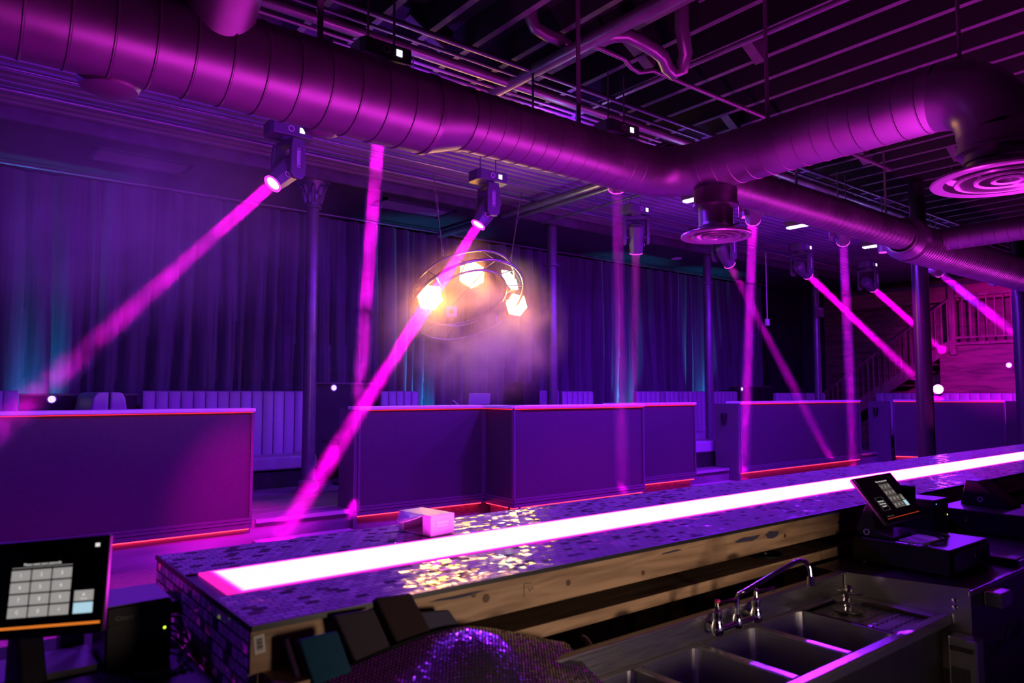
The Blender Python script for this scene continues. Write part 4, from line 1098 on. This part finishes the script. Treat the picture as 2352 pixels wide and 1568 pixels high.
text_part('embossed_logo', 'Coca-Cola', .11, mat4(V((3.36, 1.1035, .66)), V((1, 0, .10)).normalized(), V((-.1, 0, 1)).normalized(), V((0, -1, 0))), M['steelblk'], ib, depth=.0012, shear=.35)
for zz in (.86, .835): MB().lathe([(.010, 0), (.009, .004), (.001, .007)], (3.062, 1.155, zz), (-1, 0, 0), 14).build('rivet', M['chrome'], ib)
MB().box(3.235, 3.265, 1.1035, 1.1045, .845, .88).build('sticker', M['paper'], ib)
# back cabinet run further along the bar
b = MB().box(3.73, 9.0, 1.15, 1.70, FL, .92).build('steel_cabinet', M['steelblk'], None, bevel=.006)
tag(b, 'dark stainless underbar counter running on right of the ice bin', 'cabinet')
MB().box(3.73, 9.0, 1.14, 1.149, .86, .915).build('edge_rail', M['steel'], b)

# ------------------------------------------------------------------ point-of-sale gear
def screen_terminal(label, TL, TR, BL, keym, seed, left_cut, base_z, stand_pts):
    TL, TR, BL = V(TL), V(TR), V(BL)
    x = (TR - TL); w = x.length; x.normalize()
    y = (TL - BL); h = y.length; y = (y - x * y.dot(x)).normalized(); z = x.cross(y)
    c = (TL + TR) / 2
    A = mat4(TL - y * h, x, y, z)
    t = thing('touch_terminal', label, 'till', (c.x, c.y, base_z))
    MB().box(0, w, 0, h, -.018, -.001, A).build('shell', M['steelblk'] if seed else M['blackpl'], t, bevel=.005, seg=3)
    sc = MB().box(.006, w - .006, .006, h - .006, -.0009, .0008, A).build('screen', M['screen'], t)
    return t, A, w, h, sc
def keypad(t, sc, A, kx, ky, kw, kh, gap, keym, bluem, title, sub=None):
    lab = [['1', '2', '3'], ['4', '5', '6'], ['7', '8', '9'], ['C', '0', '<']]
    for r in range(4):
        for c in range(3):
            a0, b0 = kx + c * (kw + gap), ky - r * (kh + gap)
            k = MB().box(a0, a0 + kw, b0 - kh, b0, .0009, .0014, A).build('key', keym, sc)
            text_part('key_number', lab[r][c], kh * .5, A @ Matrix.Translation((a0 + kw / 2, b0 - kh / 2, .0016)), M['glyph'], sc, depth=.0001)
    a0 = kx + 3 * (kw + gap) + gap * 2
    b0 = ky - 2 * (kh + gap)
    MB().box(a0, a0 + kw, b0 - kh, b0, .0009, .0014, A).build('cancel_key', keym, sc)
    text_part('key_mark', 'x', kh * .6, A @ Matrix.Translation((a0 + kw / 2, b0 - kh * .38, .0016)), M['glyph'], sc, depth=.0001)
    text_part('key_word', 'Cancel', kh * .26, A @ Matrix.Translation((a0 + kw / 2, b0 - kh * .8, .0016)), M['glyph'], sc, depth=.0001)
    b0 -= kh + gap
    MB().box(a0, a0 + kw, b0 - kh, b0, .0009, .0014, A).build('enter_key', M[bluem], sc)
    wd = 3 * kw + 2 * gap
    MB().box(kx, kx + wd, ky + kh * .22, ky + kh * .27, .0009, .0013, A).build('field_line', keym, sc)
    text_part('prompt', title, kh * .34, A @ Matrix.Translation((kx + wd / 2, ky + kh * .52, .0012)), M['glyph'], sc, depth=.0001)

# right terminal on its cash drawer
cdw = thing('cash_drawer', 'black cash drawer on the ice bin under the right touch terminal', 'cash drawer', (3.48, 1.44, .885))
MB().box(3.285, 3.70, 1.25, 1.655, .895, 1.0).build('case', M['blackpl'], cdw, bevel=.004)
MB().box(3.30, 3.685, 1.238, 1.2495, .905, .985).build('drawer_front', M['blackpl'], cdw, bevel=.003)
MB().lathe([(.009, 0), (.009, .004), (.004, .006)], (3.50, 1.237, .955), (0, -1, 0), 14, cap=True).build('lock', M['chrome'], cdw)
b = MB()
for xx in (3.31, 3.66):
    for yy in (1.28, 1.62): b.cyl((xx, yy, .8855), (xx, yy, .895), .014, n=10)
b.build('feet', M['rubber'], cdw)
t, A, w, h, sc = screen_terminal('touch terminal with a dim keypad screen on the right part of the bar', (3.189, 1.60, 1.268), (3.56, 1.60, 1.272), (3.19, 1.452, 1.086), 0, 1, 0, 1.0, None)
keypad(t, sc, A, .172, h - .052, .030, .028, .003, M['key2'], 'bluekey', 'Please enter your passcode')
MB().tube([A @ V(p) for p in ((.055, .125, .001), (.118, .125, .001), (.118, .062, .001), (.055, .062, .001))], .0007, 4, closed=True).build('notice_frame', M['key2'], sc)
for q, s in enumerate(('Want Smart', 'New Group', 'Clock In?')): text_part('notice_words', s, .0105, A @ Matrix.Translation((.087, .106 - q * .0125, .0012)), M['glyph'], sc, depth=.0001)
MB().box(.035, w - .03, .022, .0245, .0009, .0014, A).build('red_line', M['redline'], sc)
text_part('footer_words', 'Staff sign-in screen', .008, A @ Matrix.Translation((.075, .034, .0012)), M['key2'], sc, depth=.0001)
b = MB()
b.prism([(0, 0), (.17, 0), (.17, .012), (.09, .03), (.08, .15), (.05, .15), (.0, .03)], mat4(V((3.31, 1.65, 1.0005)), V((0, -1, 0)), V((0, 0, 1)), V((1, 0, 0))), .18)
b.build('stand', M['blackpl'], t, bevel=.008)
MB().tube([(3.307, 1.60 + .012 * math.cos(q * .5236), 1.022 + .012 * math.sin(q * .5236)) for q in range(12)], .0018, 5, closed=True).build('round_badge', M['logo'], t)
MB().box(3.565, 3.59, 1.50, 1.62, 1.12, 1.215, mat4(V((0, 0, 0)), V((1, 0, 0)), V((0, 1, 0)), V((0, 0, 1)))).build('card_reader', M['blackpl'], t, bevel=.006)
b = MB().box(3.33, 3.52, 1.36, 1.47, 1.0005, 1.006).build('paper_pad', M['paper']); tag(b, 'pale paper pad under the right touch terminal', 'paper')
pipe('power_cable', [(3.40, 1.48, 1.02), (3.37, 1.42, 1.05), (3.41, 1.36, 1.03), (3.45, 1.33, 1.010), (3.52, 1.38, 1.006), (3.58, 1.36, 1.006), (3.62, 1.41, 1.006)], .003, 'thin black cable looping over the right cash drawer', 'cable', 'rubber', 6)
def printer(x0, x1, y0, y1, z0, z1, label, word, leds):
    t = thing('receipt_printer', label, 'printer', ((x0 + x1) / 2, (y0 + y1) / 2, z0))
    MB().box(x0, x1, y0, y1, z0, z1).build('body', M['blackpl'], t, bevel=.006, seg=3)
    MB().box(x0 + .008, x1 - .008, y0 - .003, y0 - .0005, z1 - .05, z1 - .046).build('paper_slot', M['rubber'], t)
    MB().box(x0 + .003, x1 - .003, y0 + .003, y1 - .003, z1, z1 + .004).build('sheen_top', M['sheen_top'], t, bevel=.002)  # top face painted paler for the violet reflection on it
    W = x1 - x0
    text_part('maker_word', word, .016, mat4(V((x0 + .045, y0 - .0015, z1 - .03)), V((1, 0, 0)), V((0, 0, 1)), V((0, -1, 0))), M['dimled'], t, depth=.0004)
    for q, mm in enumerate(leds):
        MB().lathe([(.004, 0), (.004, .001), (.001, .002)], (x1 - .018, y0 - .0002, z1 - .062 - .013 * q), (0, -1, 0), 12, cap=True).build('indicator', M[mm], t)
    return t
p = printer(3.715, 3.87, 1.47, 1.65, .99, 1.135, 'black receipt printer right of the right touch terminal', 'Citizen', ('dimled', 'greenled'))
MB().lathe([(.003, 0), (.003, .001), (.001, .002)], (3.73, 1.4698, 1.12), (0, -1, 0), 10, cap=True).build('power_light', M['blueled'], p)
b = MB().box(3.72, 3.865, 1.48, 1.64, .921, .9895).build('riser', M['rubber'], p)
pipe('flexible_hose', [(3.93, 1.75, .99), (4.02, 1.70, .99), (4.12, 1.62, .965), (4.18, 1.58, .93)], .016, 'short corrugated black hose right of the receipt printer', 'hose', 'rubber', 10)
# second terminal further along
c2 = thing('cash_drawer', 'second black cash drawer further along at the right border', 'cash drawer', (4.6, 1.5, .92))
MB().box(4.22, 4.66, 1.26, 1.68, .93, 1.04).build('case', M['blackpl'], c2, bevel=.004)
MB().lathe([(.009, 0), (.009, .004), (.004, .006)], (4.219, 1.52, .98), (-1, 0, 0), 12, cap=True).build('lock', M['chrome'], c2)
MB().box(4.24, 4.64, 1.28, 1.66, .9205, .93).build('feet', M['rubber'], c2)
t2 = thing('touch_terminal', 'dark terminal stand cut off by the right border', 'till', (4.5, 1.5, 1.04))
MB().prism([(0, 0), (.24, 0), (.24, .012), (.09, .13), (.03, .13)], mat4(V((4.42, 1.62, 1.0405)), V((0, -1, 0)), V((0, 0, 1)), V((1, 0, 0))), .16).build('stand', M['blackpl'], t2, bevel=.008)
MB().tube([(4.418, 1.52 + .012 * math.cos(q * .5236), 1.075 + .012 * math.sin(q * .5236)) for q in range(12)], .002, 5, closed=True).build('round_badge', M['logo'], t2)

# left terminal, printer and counter
b = MB().box(-1.0, .585, 1.95, 2.6, .86, .915).build('side_counter', M['blackpl'], None, bevel=.006); tag(b, 'low black side counter left of the bar end', 'counter')
MB().box(-.98, .55, 2.0, 2.56, FL, .86).build('base', M['black'], b)
t, A, w, h, sc = screen_terminal('touch terminal with a bright keypad at the lower left corner', (.057, 2.110, 1.298), (.324, 1.896, 1.325), (.061, 2.048, 1.095), 0, 0, 0, .915, None)
keypad(t, sc, A, .127, h - .066, .0435, .0228, .0034, M['key'], 'bluekey', 'Please enter your passcode')
MB().box(.02, w - .006, .021, .0265, .0009, .0014, A).build('orange_line', M['orange'], sc)
mk = MB(); mk.box(w - .030, w - .020, h - .026, h - .018, .0009, .0014, A); mk.build('corner_icon', M['glyph'], sc)
b = MB()
b.prism([(0, 0), (.20, 0), (.20, .012), (.14, .02), (.10, .17), (.06, .17), (.05, .02), (0, .012)], mat4(V((.14, 2.26, .9155)), V((.35, -.94, 0)).normalized(), V((0, 0, 1)), V((.94, .35, 0)).normalized()), .06)
b.build('stand', M['blackpl'], t, bevel=.006)
b = MB().box(.12, .365, 2.22, 2.41, .9155, .935).build('base_plate', M['sheen_top'], None, bevel=.005); tag(b, 'flat dark plate under the left touch terminal', 'plate')  # plate painted paler for the violet light on it
p = printer(.372, .535, 2.19, 2.385, .916, 1.08, 'black receipt printer beside the left touch terminal', 'Citizen', ('dimled', 'greenled', 'dimled'))
b = MB().box(.30, .36, 2.42, 2.50, .915, 1.17).build('network_box', M['blackpl'], None, bevel=.004); tag(b, 'narrow upright black box with a blue light behind the left terminal', 'box')
MB().lathe([(.003, 0), (.003, .001), (.001, .002)], (.35, 2.4198, 1.13), (0, -1, 0), 10, cap=True).build('power_light', M['blueled'], b)
b = MB().box(0, .07, 0, .13, 0, .04, Matrix.Translation((.535, 2.40, .985)) @ Matrix.Rotation(-.5, 4, 'Z')).build('power_adapter', M['blackpl'], None, bevel=.008); tag(b, 'black power adapter perched behind the left receipt printer', 'adapter')
MB().box(.54, .58, 2.39, 2.45, .916, .985).build('support', M['blackpl'], b)
for q in range(4):
    pts = [(.545, 2.36 - .02 * q, .99 - .01 * q), (.585, 2.28 - .03 * q, 1.0 - .02 * q), (.58, 2.18, .95), (.55, 2.12 + .02 * q, .922), (.50 + .02 * q, 2.06, .92), (.43, 2.10 + .01 * q, .92)]
    pipe('power_cable', pts, .0035, ['uppermost of the tangled black cables beside the left receipt printer', 'second of the tangled black cables beside the left receipt printer', 'third of the tangled black cables beside the left receipt printer', 'lowest of the tangled black cables beside the left receipt printer'][q], 'cable', 'rubber', 6, 'tangled cables by the left printer')

# ------------------------------------------------------------------ sample pads and sequin cloth at the near corner
def pad(corners, th, m, label, name='fabric_pad', side='purplef'):
    """an upholstered pad: corners TL,TR,BR,BL of its front face"""
    TL, TR, BR, BL = [V(c) for c in corners]
    x = (TR - TL).normalized(); n = x.cross((TL - BL)).normalized()
    if n.y > 0: n = -n
    fr = [TL, TR, BR, BL]; bk = [p - n * th for p in fr]
    o = MB().add(fr + bk, [(3, 2, 1, 0), (4, 5, 6, 7), (0, 1, 5, 4), (1, 2, 6, 5), (2, 3, 7, 6), (3, 0, 4, 7)]).build(name, M[m], None, bevel=.006)
    return tag(o, label, 'pad', 'fabric pads leaning on the bar')
def ypad(pts, y): return [(a, y, c) for a, c in pts]
pad([(.691, 1.68, 1.07), (.79, 1.68, 1.072), (.806, 1.63, .985), (.71, 1.63, .975)], .025, 'teal', 'teal fabric pad leaning at the near corner of the bar')
pad([(.668, 1.715, 1.066), (.69, 1.715, 1.07), (.712, 1.66, .96), (.688, 1.66, .955)], .02, 'purplef', 'narrow purple pad edge left of the teal pad')
pad([(.795, 1.71, 1.100), (.903, 1.71, 1.096), (.93, 1.66, 1.0), (.832, 1.66, .985)], .025, 'mauve', 'mauve-grey fabric pad right of the teal pad')
pad([(.915, 1.725, 1.118), (1.022, 1.725, 1.112), (1.06, 1.66, 1.0), (.955, 1.66, .99)], .03, 'maroon', 'tallest pad, dark maroon, overlapping the tile edge of the bar')
pp = pad([(1.030, 1.70, 1.066), (1.128, 1.70, 1.055), (1.155, 1.67, 1.0), (1.05, 1.67, .99)], .025, 'navy', 'dark blue pad with pale stripes at the right of the pads')
b = MB()
for q in range(4):
    a = V((1.051 + q * .0065, 1.6955, 1.05 - q * .0008)); b.cyl(a, a + V((.005, -.0055, -.016)), .0012, n=5)
b.build('stripes', M['logo'], pp)
# sequined cloth draped below: black cloth with rows of sequins
cl = thing('sequin_cloth', 'black cloth covered in shiny sequins, draped at the bottom of the picture', 'cloth', (.95, 1.5, .9))
def cz(u, v):
    x = .52 + 1.0 * u; y = 1.66 - .34 * v
    ridge = .055 * math.exp(-((u - .56) / .30) ** 2)
    z = .966 + ridge - .52 * v ** 1.35 * .42 - .16 * max(0, u - .62) ** 1.2 * 1.5 - .03 * max(0, .25 - u)
    z += .022 * math.sin(3.0 * u * 3.14 + 9 * v) * v ** .6 + .012 * math.sin(14 * u - 7 * v) * v
    return V((x, y, z))
MB().grid(lambda u, v: cz(u, v), 60, 34).build('cloth', M['cloth'], cl)
sq = MB()
NU, NV = 92, 46
for j in range(2, NV):
    for i in range(1, NU):
        u, v = (i + .5 * (j % 2)) / NU, j / NV
        c = cz(u, v); e = 1e-3
        tu, tv = (cz(u + e, v) - c), (cz(u, v + e) - c)
        nn = tu.cross(tv).normalized()
        if nn.z < 0: nn = -nn
        nn = (nn + V((random.uniform(-.16, .16), random.uniform(-.16, .16), 0))).normalized()
        x, y, z = frame(nn); o = c + nn * .0022
        sq.add([o + (x * math.cos(q * math.pi / 3) + y * math.sin(q * math.pi / 3)) * .0042 for q in range(6)], [tuple(range(6))])
o = sq.build('sequins', M['sequin'], cl); o['kind'] = 'stuff'

# under-bar plumbing and device
dv = thing('pump_unit', 'small dark appliance with a pale Y logo under the bar shelf', 'appliance', (1.65, 1.82, .60))
MB().box(1.555, 1.80, 1.75, 1.95, .55, .815).build('case', M['blackpl'], dv, bevel=.006)
Ay = mat4(V((1.592, 1.7485, .795)), V((1, 0, 0)), V((0, 0, 1)), V((0, -1, 0)))
b = MB()
for a, c in (((-.010, -.002), (0, .011)), ((0, .011), (.010, -.002)), ((-.007, .002), (0, -.004)), ((.007, .002), (0, -.004)), ((0, -.004), (0, -.016)), ((-.009, -.003), (-.009, -.016))):
    b.cyl(Ay @ V((*a, 0)), Ay @ V((*c, 0)), .0018, n=5)
b.build('logo_mark', M['logo'], dv)
text_part('logo_word', 'YAHOME', .012, Ay @ Matrix.Translation((.036, -.004, 0)), M['dimled'], dv, depth=.0003)
MB().box(1.58, 1.74, 1.96, 2.1, .55, .86).build('filter_block', M['rubber'], dv, bevel=.01)
b = MB().box(1.585, 1.67, 1.70, 1.715, .838, .868, Matrix.Translation((0, .15, 0))).build('plug_tag', M['paper'], None, bevel=.003); tag(b, 'white perforated tag hanging below the bar shelf', 'tag')
MB().box(1.62, 1.63, 1.8655, 1.8665, .868, .888).build('string', M['paper'], b)
hs = []
for q in range(25):
    u = q / 24
    hs.append((1.655 + .055 * math.sin(u * 1.6) - .02 * max(0, u - .7), 1.73 - .06 * u, .865 - .02 * u - .30 * u * u))
hb = MB()
pts = []
rr = []
for q in range(len(hs) - 1):
    a, c = V(hs[q]), V(hs[q + 1])
    for w in range(4): pts.append(a.lerp(c, w / 4)); rr.append(.0105 if w % 2 else .0082)
hb.tube(pts, rr, 12)
o = hb.build('flexible_hose', M['steel']); tag(o, 'ribbed metal hose curving down in front of the small appliance', 'hose')
pipe('water_tube', [(1.70, 2.12, .88), (1.74, 2.05, .83), (1.86, 2.0, .80), (2.0, 2.0, .82), (2.12, 2.05, .885)], .005, 'blue plastic tube looping under the bar shelf', 'tube', 'bluepl', 8)
pipe('water_tube', [(1.84, 2.1, .74), (1.86, 2.06, .82), (1.95, 2.02, .865), (2.1, 2.0, .865), (2.22, 1.98, .85)], .007, 'grey plastic tube arching under the bar shelf, left one', 'tube', 'greypl', 8)
pipe('water_tube', [(2.22, 2.1, .84), (2.30, 2.05, .868), (2.42, 2.0, .872), (2.55, 1.95, .865)], .007, 'grey plastic tube arching under the bar shelf, near the faucet', 'tube', 'greypl', 8)
b = MB().cyl((1.78, 2.05, .84), (1.78, 2.05, .886), .008, n=10).build('valve', M['chrome']); tag(b, 'small red-handled valve below the bar shelf', 'valve')
MB().cyl((1.78, 2.035, .855), (1.78, 2.015, .855), .013, n=12).build('handle', M['redpl'], b)
t = MB().box(2.13, 2.165, -.02, .0, 0, .01).build('pencil', M['pine'])
bpy.data.objects.remove(t)

for wx in (1.2, 4.0, 7.2, 10.6):  # unseen lamps added to turn the floor and duct undersides pink
    t = thing('added_wash_light', 'added pink wash lamp hidden behind the big duct above the dance floor', 'stage light', (wx, 4.75, 3.74), 'added pink wash lamps')
    MB().cyl((wx, 4.75, 3.66), (wx, 4.75, 3.78), .07, .085, 20).build('body', M['fixture'], t)
    MB().cyl((wx, 4.75, 3.78), (wx, 4.75, 4.476), .01, n=8).build('clamp', M['fixture'], t)
    MB().cyl((wx, 4.75, 3.652), (wx, 4.75, 3.6595), .06, n=20).build('lens', M['lensrim'], t)
    ld = bpy.data.lights.new('added_wash_lamp', 'SPOT'); ld.energy = 1050; ld.color = (1, .0, .55); ld.spot_size = math.radians(95); ld.spot_blend = .8; ld.shadow_soft_size = .06
    o = bpy.data.objects.new('added_wash_lamp', ld); COL.objects.link(o)
    x, y, z = frame(-V((0, .10, -1))); o.matrix_world = mat4(V((wx, 4.75, 3.64)), x, y, z)

t = thing('par_lamp', 'glaring pink lamp on the bench back, just right of the thick bar column', 'lamp', (19.3, 7.45, 1.63))
A = mat4(V((19.62, 7.58, 1.72)), *frame(V((-.86, -.38, -.02))))
MB().cyl(A @ V((0, 0, -.12)), A @ V((0, 0, 0)), .10, .125, 24).build('body', M['fixture'], t)
MB().cyl(A @ V((0, 0, .0005)), A @ V((0, 0, .006)), .115, n=24).build('lens', M['lens'], t)
MB().cyl((19.66, 7.6, 1.632), (19.66, 7.6, 1.66), .03, n=12).build('foot', M['fixture'], t)
t = thing('added_wash_light', 'added narrow pink lamp behind the wide duct, aimed at the left booth wall', 'stage light', (2.6, 4.75, 3.74))  # unseen lamp added for the pink glow on the wall's right end
MB().cyl((2.6, 4.75, 3.70), (2.6, 4.70, 3.82), .05, .06, 16).build('body', M['fixture'], t)
MB().cyl((2.6, 4.725, 3.8), (2.6, 4.725, 4.76), .008, n=8).build('clamp', M['fixture'], t)
ld = bpy.data.lights.new('added_panel_lamp', 'SPOT'); ld.energy = 2200; ld.color = (1, 0, .62); ld.spot_size = math.radians(24); ld.spot_blend = 1; ld.shadow_soft_size = .05
o = bpy.data.objects.new('added_panel_lamp', ld); COL.objects.link(o)
p0 = V((2.6, 4.77, 3.66)); x, y, z = frame(-(V((2.72, 8.1, .38)) - p0)); o.matrix_world = mat4(p0, x, y, z)
ld = bpy.data.lights.new('added_stair_wash_lamp', 'SPOT'); ld.energy = 2000; ld.color = (.80, .0, 1); ld.spot_size = math.radians(46); ld.spot_blend = .8; ld.shadow_soft_size = .08  # unseen lamp added to brighten the staircase
o = bpy.data.objects.new('added_stair_wash_lamp', ld); COL.objects.link(o)
p0 = V((14.5, 4.62, 3.55)); x, y, z = frame(-(V((20.6, 6.3, 2.5)) - p0)); o.matrix_world = mat4(p0, x, y, z)
t = thing('added_wash_light', 'added pink wash lamp hidden behind the flexible duct, aimed at the staircase', 'stage light', (14.5, 4.62, 3.6))
MB().cyl((14.42, 4.6, 3.56), (14.30, 4.57, 3.58), .07, .085, 16).build('body', M['fixture'], t)
MB().cyl((14.36, 4.585, 3.62), (14.36, 4.585, 4.70), .01, n=8).build('clamp', M['fixture'], t)

# ------------------------------------------------------------------ unseen warm lamp low behind the camera and the room's base
ld = bpy.data.lights.new('unseen_warm_light', 'SPOT'); ld.energy = 160; ld.color = (1, .74, .56); ld.spot_size = math.radians(60); ld.spot_blend = .7; ld.shadow_soft_size = .3  # read off the warm tone of the bar front; its source is unseen
o = bpy.data.objects.new('unseen_warm_light', ld); COL.objects.link(o)
p0 = V((1.9, -1.1, 1.03)); x, y, z = frame(-(V((1.9, 1.7, .74)) - p0)); o.matrix_world = mat4(p0, x, y, z)
W = bpy.data.worlds.new('world'); SC.world = W; W.use_nodes = True
W.node_tree.nodes['Background'].inputs[0].default_value = (.02, .004, .03, 1); W.node_tree.nodes['Background'].inputs[1].default_value = .02

# ------------------------------------------------------------------ view and sampling
vs_ = SC.view_settings
vs_.view_transform = 'Standard'; vs_.look = 'None'; vs_.gamma = 1; vs_.exposure = 0; vs_.use_curve_mapping = False
cy = SC.cycles
cy.max_bounces = 5; cy.diffuse_bounces = 3; cy.glossy_bounces = 3; cy.transmission_bounces = 2; cy.volume_bounces = 0; cy.transparent_max_bounces = 16
cy.sample_clamp_indirect = 3; cy.caustics_reflective = False; cy.caustics_refractive = False
cy.use_denoising = True; cy.use_light_tree = True
cy.volume_step_rate = .8; cy.volume_max_steps = 128
cy.use_adaptive_sampling = True; cy.adaptive_threshold = .015; cy.adaptive_min_samples = 24
